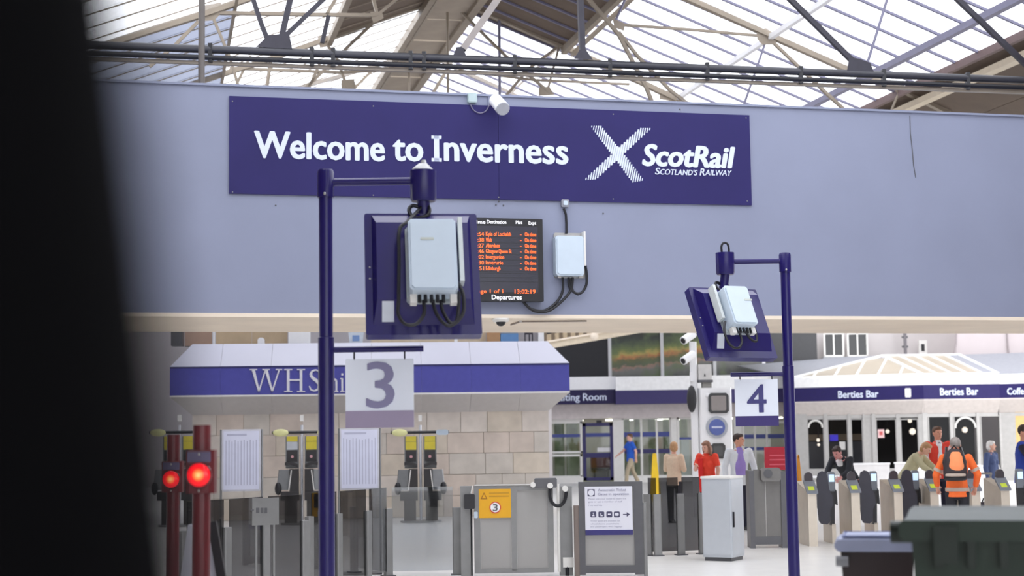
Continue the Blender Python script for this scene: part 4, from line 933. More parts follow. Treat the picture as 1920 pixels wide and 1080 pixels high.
def payphones():
    def pair(px, Y, label, right_col, left_card):
        f = Frame(px, Y, 3); t = thing('payphone_stand', label, 'payphone', f, group='payphone stands by the shop wall')
        S = 1.0; k = Y / FPX
        zt = f.L(px, 790)[1]; Z = lambda y: f.L(px, y)[1]
        MB().tube([(0, 0, 0), (0, 0, Z(797))], 0.028, 14).build('pole', mat('pole_silver', (206, 208, 214), 0.3, 0.3), t, smooth=True)
        MB().tube([(0, 0, 0), (0, 0, 0.03)], 0.42, 30).build('base_disc', GSTEEL, t)
        MB().box(-0.035, 0.035, -0.03, 0.03, Z(790), Z(778)).build('finial', OFFW, t)
        MB().tube([(-0.60, -0.02, Z(810.5)), (0.58, -0.02, Z(810.5))], 0.03, 10).build('crossbar', BLACK, t)
        YE = mat('cream_yellow_sign', (222, 220, 160), 0.4)
        MB().ell((-0.42, -0.07, Z(811)), 0.16, 0.045, 0.075, 20, 10).build('oval_sign', YE, t, smooth=True)
        MB().rbox(0.32, 0.57, -0.08, -0.03, Z(816), Z(806), 0.03).build('oval_sign', right_col, t)
        G = mat('phone_grey', (120, 122, 124), 0.4); GD = mat('phone_dark', (46, 44, 46), 0.4); LG = mat('phone_light_grey', (150, 152, 154), 0.4)
        YL = mat('phone_yellow', (206, 190, 60), 0.5); YP = mat('phone_pale_card', (186, 190, 196), 0.5); PK = mat('pink_dot', (214, 160, 166), 0.5)
        for s in (-1, 1):
            X0, X1 = sorted((s * 0.06, s * 0.325))
            MB().box(X0, X1, -0.03, 0.06, Z(878), Z(818)).build('back_panel', G, t)
            c0, c1 = sorted((s * 0.085, s * 0.30)); top = YP if (s < 0 and left_card) else YL
            MB().box(c0, c1, -0.045, -0.03, Z(843), Z(828)).build('card', top, t); MB().box(c0, c1, -0.045, -0.03, Z(827.5), Z(818)).build('card', YL, t)
            MB().box(c0, c1, -0.045, -0.03, Z(865), Z(844)).build('instruction_panel', GD, t)
            MB().tube([(s * 0.19, -0.05, Z(856)), (s * 0.19, -0.045, Z(856))], 0.03, 12).build('logo', PK, t)
            arc = [(s * (0.07 + 0.26 * q / 8), Z(874) + 0.09 * math.sin(math.pi * (0.15 + 0.5 * q / 8))) for q in range(9)]
            MB().prism(arc + [(p[0], p[1] - 0.06) for p in arc[::-1]], -0.16, 0.02).build('arched_hood', GD, t)
            # phone body with splayed side wing
            MB().box(*sorted((s * 0.06, s * 0.24)), -0.12, 0.05, Z(925), Z(879)).build('phone_body', GD, t)
            q = [(s * 0.23, -0.10, Z(918)), (s * 0.48, -0.22, Z(918)), (s * 0.50, -0.18, Z(918)), (s * 0.25, -0.06, Z(918)), (s * 0.21, -0.10, Z(880)), (s * 0.43, -0.20, Z(880)), (s * 0.45, -0.16, Z(880)), (s * 0.23, -0.06, Z(880))]
            MB().hexa(q).build('side_wing', G if s < 0 else LG, t)
            MB().bar((s * 0.20, -0.13, Z(881)), (s * 0.25, -0.13, Z(918)), 0.03, 0.02).build('handset_edge', OFFW, t)
            MB().ell((s * 0.46, -0.18, Z(915)), 0.07, 0.08, 0.13, 12, 8).build('wing_end', BLACK, t, smooth=True)
            MB().box(*sorted((s * 0.06, s * 0.42)), -0.14, 0.08, Z(938), Z(921)).build('shelf', GD, t)
            MB().box(*sorted((s * 0.10, s * 0.34)), -0.08, 0.06, 0.03, Z(936)).build('leg_panel', mat('phone_leg', (64, 62, 60), 0.5), t)
    pair(566, 32.5, 'payphone stand seen just left of the number 3 post', mat('cream_yellow_sign', (222, 220, 160)), True)
    pair(788, 32.7, 'payphone stand right of the hanging number 3 plate, pale blue sign', mat('pale_blue_sign', (178, 192, 206), 0.4), False)
    pair(336, 32.4, 'payphone stand far left behind the red lamps', mat('cream_yellow_sign', (222, 220, 160)), False)
payphones()

# ================================================================== SHOP KIOSK
def kiosk():
    f = Frame(700, 34, 5)
    t = struct('wall_shop', 'stone fronted shop kiosk with white and blue canopy', f)
    x1 = f.L(1068, 710)[0]; x0 = f.L(318, 715)[0]
    zb, zt = f.L(700, 737.5)[1], f.L(700, 686.5)[1]
    S = 0.62; zr = f.L(700, 645, S)[1]; zs = f.L(700, 772, S)[1]
    xw = f.L(1029, 800, S)[0]
    s2 = x1 - xw
    CP = mat('canopy_white', (198, 198, 212), 0.45, var=0.03, scale=1); SF = mat('canopy_soffit_grey', (196, 192, 190), 0.5, var=0.03)
    n = 8; xl = x0
    # fascia panels, sloped roof panels, soffit panels (all pieces of one canopy)
    w_ = (x1 - xl) / n
    for k in range(n):
        a, b = xl + w_ * k, xl + w_ * (k + 1) - 0.006
        MB().box(a, b + 0.004, 0, 0.05, zb, zt).build('fascia_panel', NAVYF, t)
        e = s2 if k == n - 1 else 0; e0 = -0.0
        c = -s2 if k == 0 else 0
        MB().hexa([(a, 0, zt), (b, 0, zt), (b - e, S, zr), (a - c, S, zr), (a, 0, zt + 0.03), (b, 0, zt + 0.03), (b - e, S, zr + 0.03), (a - c, S, zr + 0.03)]).build('roof_panel', CP, t)
        MB().hexa([(a, 0, zb - 0.03), (b, 0, zb - 0.03), (b - e, S, zs - 0.03), (a - c, S, zs - 0.03), (a, 0, zb), (b, 0, zb), (b - e, S, zs), (a - c, S, zs)]).build('soffit_panel', SF, t)
    MB().box(xl, x1, -0.012, 0, zb - 0.035, zb - 0.0).build('lower_trim', OFFW, t); MB().box(xl, x1, -0.012, 0, zt - 0.01, zt + 0.025).build('upper_trim', mat('dark_blue_trim', (40, 40, 96), 0.5), t)
    # right and left return faces
    for xe, s in ((x1, 1), (xl, -1)):
        MB().box(*sorted((xe - s * 0.05, xe)), 0.05, 4.0, zb, zt).build('fascia_panel', NAVYF, t)
        MB().hexa([(xe, 0, zt), (xe, 4, zt), (xe - s * s2, 4, zr), (xe - s * s2, S, zr), (xe, 0, zt + .03), (xe, 4, zt + .03), (xe - s * s2, 4, zr + .03), (xe - s * s2, S, zr + .03)]).build('roof_panel', CP, t)
        MB().hexa([(xe, 0, zb - .03), (xe, 4, zb - .03), (xe - s * s2, 4, zs - .03), (xe - s * s2, S, zs - .03), (xe, 0, zb), (xe, 4, zb), (xe - s * s2, 4, zs), (xe - s * s2, S, zs)]).build('soffit_panel', SF, t)
    MB().box(xl + s2, x1 - s2, S, 4.0, zr - 0.05, zr).build('roof_deck', mat('roof_deck_grey', (150, 148, 150), 0.7), t)
    # ashlar wall: each block its own
    rng = random.Random(3); rows = 5; hz = (zs - 0.02) / rows; z = 0.0; xL = xl + s2
    MB().box(xL, xw - 0.01, S + 0.03, S + 0.4, 0, zs).build('wall_core', mat('mortar', (180, 168, 154), 0.9), t)
    SM = [mat('sandstone_%s' % nm, c, 0.85, var=0.10, scale=3, bump=0.15) for nm, c in (('warm', (212, 200, 184)), ('pale', (216, 206, 196)), ('pink', (210, 196, 184)), ('grey', (206, 198, 188)))]
    for r_ in range(rows):
        x = xL + (-0.3 if r_ % 2 else 0)
        while x < xw:
            L = rng.uniform(0.48, 0.80); a, b = max(x, xL), min(x + L, xw)
            if xw - b < 0.15: b = xw; L = b - x
            if b - a > 0.05:
                pj = rng.uniform(0, 0.008)
                MB().rbox(a + 0.005, b - 0.005, S - pj, S + 0.05, z + 0.005, z + hz - 0.005, 0.006).build('stone_block', rng.choice(SM), t)
            x += L
        z += hz
    MB().box(xw - 0.02, xw, S + 0.05, 4.0, 0, zs).build('side_wall', SM[0], t)
    # lettering in a classical serif
    LW = mat('shop_letter_white', (222, 220, 226), 0.5); D = -0.01
    def poly(pts): return [f.L(x, y, D) for x, y in pts]
    def glyph(polys):
        mb = MB()
        for q in polys: mb.prism(poly(q), D - 0.03, D + 0.01)
        mb.build('lettering', LW, t)
    B, T = 734, 693
    ser = lambda x0, x1, y: [(x0, y - 1), (x1, y - 1), (x1, y + 1), (x0, y + 1)]
    glyph([[(472, T), (478, T), (487, B), (484, B)], [(484, B), (487, B), (499, T), (497, T)], [(496, T), (502, T), (512, B), (509, B)], [(509, B), (512, B), (525, T), (522.5, T)], ser(468, 482, T), ser(492, 506, T), ser(517, 529, T)])
    glyph([[(538, T), (543, T), (543, B), (538, B)], [(562, T), (567, T), (567, B), (562, B)], [(543, 711), (562, 711), (562, 714), (543, 714)], ser(533, 548, T), ser(533, 548, B), ser(557, 572, T), ser(557, 572, B)])
    # S as a swept ribbon
    cpts = [(600, 702), (598, 696), (592, 693.5), (585, 696), (582.5, 703), (587, 709.5), (594, 714), (599, 721), (597, 729.5), (590, 733), (583, 731), (580, 724)]
    wd = [1.2, 1.5, 1.3, 1.8, 2.6, 3.0, 3.2, 3.0, 2.2, 1.4, 1.4, 1.2]
    mb = MB()
    for i in range(len(cpts) - 1):
        (ax, ay), (bx, by) = cpts[i], cpts[i + 1]; L = math.hypot(bx - ax, by - ay); nx, ny = -(by - ay) / L, (bx - ax) / L
        p, q = wd[i], wd[i + 1]
        mb.prism(poly([(ax + nx * p, ay + ny * p), (ax - nx * p, ay - ny * p), (bx - nx * q, by - ny * q), (bx + nx * q, by + ny * q)]), D - 0.03, D + 0.01)
    mb.build('lettering', LW, t)
    def small(x, n_): # m, n style stems with arches
        q = []
        for k in range(n_ + 1):
            xx = x + 9 * k; q.append([(xx, 710 if k == 0 else 713), (xx + 3.4, 710 if k == 0 else 713), (xx + 3.4, B), (xx, B)]); q.append(ser(xx - 2, xx + 5.4, B))
            if k: q.append([(xx - 6, 712), (xx - 2, 709.5), (xx + 1, 710), (xx + 3.4, 714), (xx, 715), (xx - 3, 712.2)])
        q.append(ser(x - 2, x + 2, 710)); return q
    glyph(small(611, 2))
    glyph([[(640, 710), (643.4, 710), (643.4, B), (640, B)], ser(638, 643, 710), ser(638, 646, B), [(640, 700), (643.6, 700), (643.6, 704), (640, 704)]])
    glyph([[(653, 702), (656.4, 700), (656.4, 730), (660, 732), (658, B), (653, B)], [(649, 709), (662, 709), (662, 711.5), (649, 711.5)]])
    glyph([[(667, 692), (670.4, 692), (670.4, B), (667, B)], ser(665, 673, B), [(678, 713), (681.4, 713), (681.4, B), (678, B)], ser(676, 684, B), [(671, 712), (676, 709.5), (679, 710), (681.4, 714), (678, 715), (674, 712.4)], ser(664, 669, 692)])
    return f, zr, S
KF, KZR, KS = kiosk()
def kiosk_roof_items():
    f = KF
    def item(name, label, cat, x0, y0, x1, d, depth, m_, extra=None, rb=0.01):
        a, _ = f.L(x0, 640, d); b, _ = f.L(x1, 640, d); zt = f.L((x0 + x1) / 2, y0, d)[1]
        fo = Frame.__new__(Frame); fo.O = f.O + f.ex * ((a + b) / 2) + f.ey * d + Vector((0, 0, KZR)); fo.yaw = f.yaw
        t = thing(name, label, cat, fo); h = zt - KZR; wv = (b - a) / 2
        if extra: extra(t, wv, h, depth)
        else: MB().rbox(-wv, wv, 0, depth, 0, h, rb).build('body', m_, t)
        return t
    WOOD = mat('pale_ply', (190, 168, 138), 0.7, var=0.08, scale=4); PINK = mat('pinkish_board', (180, 150, 132), 0.7, var=0.05)
    def screen(m_):
        def g(t, wv, h, dp):
            n = max(1, round(wv * 2 / 0.8))
            for k in range(n):
                MB().box(-wv + 2 * wv * k / n, -wv + 2 * wv * (k + 1) / n - 0.01, 0, 0.03, 0.02, h).build('panel', m_, t)
            MB().box(-wv, wv, 0.03, 0.07, 0.0, 0.06).build('foot_rail', GSTEEL, t); MB().box(-wv, wv, -0.005, 0.035, h - 0.03, h).build('top_edge', DGREY, t)
        return g
    item('plant_box', 'dark grey plant box at the left end of the shop roof', 'box', 320, 618, 342, 0.7, 0.3, DGREY)
    item('storage_screen', 'pinkish board screen standing on the shop roof, left part', 'screen', 346, 618, 398, 1.1, 0.1, None, screen(PINK))
    item('storage_screen', 'long pale plywood screen standing on the shop roof', 'screen', 405, 618, 540, 1.1, 0.1, None, screen(WOOD))
    item('roof_post', 'thin white post between the two board screens', 'post', 399, 616, 403, 1.0, 0.06, WHITE)
    item('white_carton', 'square white carton on the shop roof left of the number 3 post', 'box', 541, 616, 581, 0.85, 0.35, WHITE, None, 0.004)
    item('white_pot', 'tiny white pot in front of the plywood screen', 'pot', 483, 633, 496, 0.75, 0.12, WHITE, None, 0.04)
    def tub(t, wv, h, dp):
        MB().hexa([(-wv * .8, 0, 0), (wv * .8, 0, 0), (wv * .8, dp, 0), (-wv * .8, dp, 0), (-wv, 0, h), (wv, 0, h), (wv, dp, h), (-wv, dp, h)]).build('tub', mat('pale_tub', (204, 212, 222), 0.4), t)
        MB().box(-wv * 0.45, wv * 0.45, -0.012, -0.004, h * .3, h * .75).build('blue_label', mat('blue_label', (120, 150, 200), 0.5), t)
    item('storage_tub', 'pale storage tub with blue label beside the number 3 post', 'tub', 653, 623, 682, 0.85, 0.3, None, tub)
    item('storage_screen', 'pale plywood screen behind the hanging monitor', 'screen', 696, 619, 912, 1.2, 0.1, None, screen(mat('cream_ply', (206, 190, 164), 0.7)))
    item('roof_post', 'short white post peeping below the hanging monitor', 'post', 852, 634, 858, 0.9, 0.06, WHITE)
    item('cardboard_box', 'brown cardboard box on the shop roof', 'box', 914, 619, 938, 0.9, 0.3, mat('cardboard', (176, 138, 102), 0.8), None, 0.003)
    def crate(t, wv, h, dp):
        MB().box(-wv, wv, 0, dp, 0, h * 0.72).build('crate', mat('blue_crate', (96, 140, 190), 0.45), t); MB().box(-wv * 0.9, wv, 0.02, dp, h * 0.74, h).build('folded_sheets', mat('grey_blue_sheets', (150, 156, 164), 0.6), t)
    item('blue_crate', 'blue crate with folded sheets right of the cardboard box', 'crate', 939, 618, 972, 0.9, 0.3, None, crate)
    def rack(t, wv, h, dp):
        for x in (-wv, -wv * 0.55, -wv * 0.2): MB().tube([(x, 0.05, 0), (x, 0.05, h)], 0.012, 8).build('upright', DSTEEL, t)
        MB().box(-wv, wv * 0.4, 0, 0.2, 0, 0.03).build('foot', BLACK, t); MB().box(-wv, -wv * .2, 0.04, 0.06, h * .6, h * .85).build('crosspiece', DSTEEL, t)
        MB().box(wv * 0.42, wv, 0, 0.1, 0, h).build('white_pillar', WHITE, t)
    item('wire_rack', 'dark wire rack and white upright at the shop roof corner', 'rack', 985, 616, 1020, 0.8, 0.2, None, rack)
kiosk_roof_items()

# ================================================================== WAITING ROOM FRONT AND THE PICTURE PANELS ABOVE IT
SILL = mat('window_sill_white', (232, 230, 226), 0.5)
CURT = mat('olive_curtain', (150, 156, 128), 0.85, var=0.25, scale=2.5)
def room_box(t, x0, x1, z0, z1, dep, m_):
    """shallow room behind a shop front: back, sides, floor and ceiling as one shell"""
    mb = MB(); a = [(x0, 0.25, z0), (x1, 0.25, z0), (x1, dep, z0), (x0, dep, z0), (x0, 0.25, z1), (x1, 0.25, z1), (x1, dep, z1), (x0, dep, z1)]
    i = [mb.pt(p) for p in a]; mb.f += [[i[k] for k in q] for q in ((0, 1, 2, 3), (4, 7, 6, 5), (2, 6, 7, 3), (0, 3, 7, 4), (1, 5, 6, 2))]
    mb.build('room_shell', m_, t)
def window_unit(t, f, px0, py0, px1, py1, frame_px=4, bars=(), mull=(), frame_m=None, glass_m=None, d=0.0, name='window_frame'):
    frame_m = frame_m or OFFW
    a, b, u, v = f.box(px0, py0, px1, py1, d); k = (b - a) / max(1, px1 - px0) * frame_px
    fr = MB(); fr.box(a, b, d - 0.04, d + 0.06, v - k, v).box(a, b, d - 0.04, d + 0.06, u, u + k).box(a, a + k, d - 0.04, d + 0.06, u, v).box(b - k, b, d - 0.04, d + 0.06, u, v)
    for x in mull: c = f.L(x, (py0 + py1) / 2, d)[0]; fr.box(c - k * 0.45, c + k * 0.45, d - 0.03, d + 0.05, u, v)
    F = fr.build(name, frame_m, t)
    MB().box(a + k * .5, b - k * .5, d + 0.005, d + 0.015, u + k * .5, v - k * .5).build('pane', glass_m or WING, F)
    for y0, y1, m_ in bars:
        z1 = f.L((px0 + px1) / 2, y0, d)[1]; z0 = f.L((px0 + px1) / 2, y1, d)[1]
        MB().box(a + k, b - k, d - 0.012, d - 0.002, z0, z1).build('glazing_stripe', m_, F)
    return F
def waiting_room():
    f = Frame(1155, 58, 0); t = struct('wall_waiting_room', 'waiting room front with navy fascia and white canopy', f)
    BL = mat('manifestation_blue', (62, 72, 138), 0.5); BD = mat('door_navy', (42, 38, 92), 0.45)
    L = lambda x, y, d=0.0: f.L(x, y, d)
    def seg(x0, x1, y0, y1, m_, nm, d0, d1):
        a, b, u, v = f.box(x0, y0, x1, y1, d0); return MB().box(a, b, d0, d1, u, v).build(nm, m_, t)
    # canopy, slightly stepped where the facets meet
    seg(1000, 1154, 707, 731, WHITE, 'canopy_face', -1.1, 0.2); seg(1154.5, 1500, 704, 730, mat('lit_canopy', (246, 246, 246), 0.5), 'canopy_face', -1.25, 0.2)  # right facet painted lighter, as the side catching more light
    seg(1000, 1154, 731, 757.5, mat('shaded_navy_facet', (34, 28, 70), 0.5, spec=0.3), 'fascia', -1.12, 0.2); seg(1154.5, 1500, 730, 755.5, NAVYD, 'fascia', -1.27, 0.2)  # left facet's shade put into a darker navy
    seg(1000, 1500, 756, 783, mat('pinkish_lintel', (212, 202, 200), 0.6), 'lintel', -0.3, 0.2)
    D = -1.13
    text('Waiting Room', L(1028, 750, D)[0], L(1137, 750, D)[0], L(1085, 751, D)[1], L(1085, 738, D)[1], D, LETTER, t, bold=0.02)
    # solid pieces of the front
    for x0, x1 in ((1024, 1033), (1150, 1167), (1259, 1270), (1301, 1312), (1377, 1392), (1476, 1500)): seg(x0, x1, 783, 905, OFFW, 'pillar', -0.08, 0.2)
    seg(1024, 1094, 894, 912, OFFW, 'stall_riser', -0.06, 0.2); seg(1167, 1312, 892, 912, SILL, 'stall_riser', -0.06, 0.2)
    seg(1033, 1093, 783, 791, OFFW, 'head_trim', -0.06, 0.2)
    seg(1392, 1476, 893, 912, OFFW, 'stall_riser', -0.06, 0.2)
    window_unit(t, f, 1031, 790, 1092, 850, 4, [(814, 820, BL)]); window_unit(t, f, 1031, 852, 1092, 896, 4)
    dr = window_unit(t, f, 1093, 793, 1150, 901, 6, [(812, 819, BL), (849, 858, BD)], (), BD, WING, -0.02, 'door_frame')
    MB().box(*f.box(1118, 789, 1128, 793)[:2], -0.1, 0.0, *f.box(1118, 788, 1128, 793)[2:]).build('door_closer', BLACK, t)
    a, b, u, v = f.box(1120, 839, 1146, 847, -0.02); MB().box(a, b, -0.045, -0.035, u, v).build('notice_strip', mat('strip_white', (214, 212, 214), 0.5), dr)
    window_unit(t, f, 1166, 782, 1260, 895, 4, [(810, 819, BL), (842, 850, BD)], (1203, 1232))
    window_unit(t, f, 1270, 782, 1302, 895, 4, [(820, 824, BL)])
    window_unit(t, f, 1392, 790, 1476, 895, 4, [(814, 822, BL), (838, 844, BL)], (1416, 1438))
    x0, x1 = L(1024, 800)[0], L(1500, 800)[0]
    room_box(t, x0, x1, 0.02, L(1155, 784)[1], 4.0, mat('waiting_room_inside', (176, 180, 164), 0.85, var=0.1))
    zc = L(1155, 784)[1] - 0.02
    for k in range(5):
        x = x0 + 0.9 + (x1 - x0 - 1.8) * k / 4; MB().box(x - 0.5, x + 0.5, 1.3, 1.6, zc - 0.06, zc - 0.01).build('added_glow_panel', emit('added_glow', (255, 250, 240), 6.0), t)  # glowing panels added to brighten the room behind the windows
    # curtains and a white board inside
    for a_, b_ in ((1040, 1058), (1062, 1086), (1170, 1182), (1190, 1200), (1216, 1230), (1244, 1256), (1276, 1290)):
        p, q, r, s = f.box(a_, 786, b_, 900, 1.2)
        MB().rbox(p, q, 1.2, 1.3, 0.05, s, 0.04, axis='z').build('curtain', CURT, t)
    p, q, r, s = f.box(1277, 820, 1292, 891, 0.6); MB().box(p, q, 0.5, 0.56, 0.05, s).build('white_board', WHITE, t)
    # furniture glimpsed through the door
    p, q, r, s = f.box(1108, 862, 1146, 872, 2.0)
    MB().box(p, q, 1.8, 2.4, 0.42, 0.50).build('bench_seat', BLACK, t); MB().box(p, q, 2.35, 2.42, 0.5, 0.95).build('bench_back', mat('maroon_seat', (92, 34, 44), 0.6), t)
    for x in (p + 0.1, q - 0.15): MB().box(x, x + 0.06, 1.9, 2.3, 0.02, 0.42).build('bench_leg', BLACK, t)
    MB().rbox(L(1026, 836)[0], L(1031, 836)[0], -0.2, -0.1, L(1028, 846)[1], L(1028, 832)[1], 0.03).build('blue_sign', BL, t)
waiting_room()
def picture_panels():
    f = Frame(1300, 59.6, 0); P = f.box
    M = bpy.data.materials.new('garden_picture'); M.use_nodes = True; nt = M.node_tree; b = nt.nodes['Principled BSDF']; b.inputs['Roughness'].default_value = 0.35
    tc_ = nt.nodes.new('ShaderNodeTexCoord'); sx = nt.nodes.new('ShaderNodeSeparateXYZ'); nt.links.new(tc_.outputs['Object'], sx.inputs[0])
    nz = nt.nodes.new('ShaderNodeTexNoise'); nz.inputs['Scale'].default_value = 2.6; nz.inputs['Detail'].default_value = 9; nz.inputs['Roughness'].default_value = 0.7; nt.links.new(tc_.outputs['Object'], nz.inputs['Vector'])
    z0 = P(1143, 622, 1240, 706)[2]; z1 = P(1143, 622, 1240, 706)[3]
    def math_(op, a, b_):
        n = nt.nodes.new('ShaderNodeMath'); n.operation = op
        for i, q in enumerate((a, b_)):
            if isinstance(q, (int, float)): n.inputs[i].default_value = q
            else: nt.links.new(q, n.inputs[i])
        return n.outputs[0]
    h = math_('DIVIDE', math_('SUBTRACT', sx.outputs['Z'], z0), z1 - z0)
    sl = math_('MULTIPLY', sx.outputs['X'], -0.055)
    q = math_('ADD', math_('ADD', h, sl), math_('MULTIPLY', math_('SUBTRACT', nz.outputs['Fac'], 0.5), 0.34))
    rr = nt.nodes.new('ShaderNodeValToRGB'); el = rr.color_ramp.elements; rr.color_ramp.interpolation = 'LINEAR'
    st = [(0.0, (92, 94, 92)), (0.27, (112, 112, 108)), (0.33, (150, 118, 106)), (0.37, (84, 92, 74)), (0.48, (96, 96, 66)), (0.55, (168, 116, 76)), (0.62, (166, 148, 86)), (0.70, (104, 116, 70)), (0.80, (84, 94, 68)), (0.92, (60, 68, 60)), (1.0, (66, 70, 66))]
    el[0].position, el[0].color = st[0][0], lin(st[0][1]) + (1,); el[1].position, el[1].color = 1.0, lin(st[-1][1]) + (1,)
    st = [(p_, tuple(min(255, v * 1.22) for v in c)) for p_, c in st]
    for p_, c in st[1:-1]: e = el.new(p_); e.color = lin(c) + (1,)
    n2 = nt.nodes.new('ShaderNodeTexNoise'); n2.inputs['Scale'].default_value = 1.1; n2.inputs['Detail'].default_value = 7; nt.links.new(tc_.outputs['Object'], n2.inputs['Vector'])
    r2 = nt.nodes.new('ShaderNodeValToRGB'); r2.color_ramp.elements[0].position = 0.48; r2.color_ramp.elements[0].color = (0, 0, 0, 1); r2.color_ramp.elements[1].position = 0.62; r2.color_ramp.elements[1].color = (0.75, 0.75, 0.75, 1)
    mxc = nt.nodes.new('ShaderNodeMix'); mxc.data_type = 'RGBA'; mxc.inputs[7].default_value = lin((116, 134, 92)) + (1,)
    nt.links.new(n2.outputs['Fac'], r2.inputs[0]); nt.links.new(r2.outputs[0], mxc.inputs[0])
    nt.links.new(q, rr.inputs[0]); nt.links.new(rr.outputs[0], mxc.inputs[6]); nt.links.new(mxc.outputs[2], b.inputs['Base Color'])
    t = thing('picture_wall', 'row of large garden picture panels between white posts above the waiting room', 'mural', f)
    DK = mat('black_panel', (34, 34, 40), 0.4)
    for x0, x1, m_ in ((1020, 1140, DK), (1146, 1238, M), (1244, 1336, M), (1342, 1428, M), (1434, 1532, mat('charcoal_panel', (60, 60, 62), 0.5))):
        a, b_, u, v = P(x0, 616, x1, 708); MB().box(a, b_, -0.02, 0.06, u, v).build('panel', m_, t)
    for x in (1143, 1241, 1339, 1431):
        a, b_, u, v = P(x - 3, 614, x + 3, 712); MB().box(a, b_, -0.10, 0.06, u, v).build('post', WHITE, t)
picture_panels()
def canopy_beam():
    f = Frame(1105, 47, 0); t = thing('canopy_beam', 'cream sloping beam with dentils between shop roof and picture panels', 'beam', f)
    P = lambda x, y, d=0.0: f.P(x, y, d)
    a, b = P(1010, 650), P(1215, 614); MB().bar(a, b, 0.3, 0.22).build('beam', mat('cream_stone', (214, 200, 178), 0.7), t)
    MB().bar(a + Vector((0, -0.1, 0.09)), b + Vector((0, -0.1, 0.09)), 0.2, 0.05).build('moulding', CREAMW, t)
    MB().ell(P(1114, 631, -0.12), 0.14, 0.12, 0.13, 14, 9).build('boss', CREAMW, t, smooth=True)
    a, b = P(1010, 629), P(1150, 606); c, d = P(1010, 652), P(1150, 629)
    MB().hexa([c + Vector((0, .2, 0)), d + Vector((0, .2, 0)), d + Vector((0, .3, 0)), c + Vector((0, .3, 0)), a + Vector((0, .2, 0)), b + Vector((0, .2, 0)), b + Vector((0, .3, 0)), a + Vector((0, .3, 0))]).build('frieze', mat('frieze_tan', (206, 188, 160), 0.7), t)
    for k in range(6):
        x = 1022 + 15 * k; p = P(x, 631 - k * 2.0, 0.14); MB().box(-0.05, 0.05, 0, 0.08, -0.14, 0.14).build('dentil', mat('dentil_brown', (110, 96, 80), 0.7), t).location = p
    MB().box(a.x - 0.1, a.x + 0.35, 0.1, 0.5, 0, a.z - 0.2).build('pier', PALE, t)
canopy_beam()

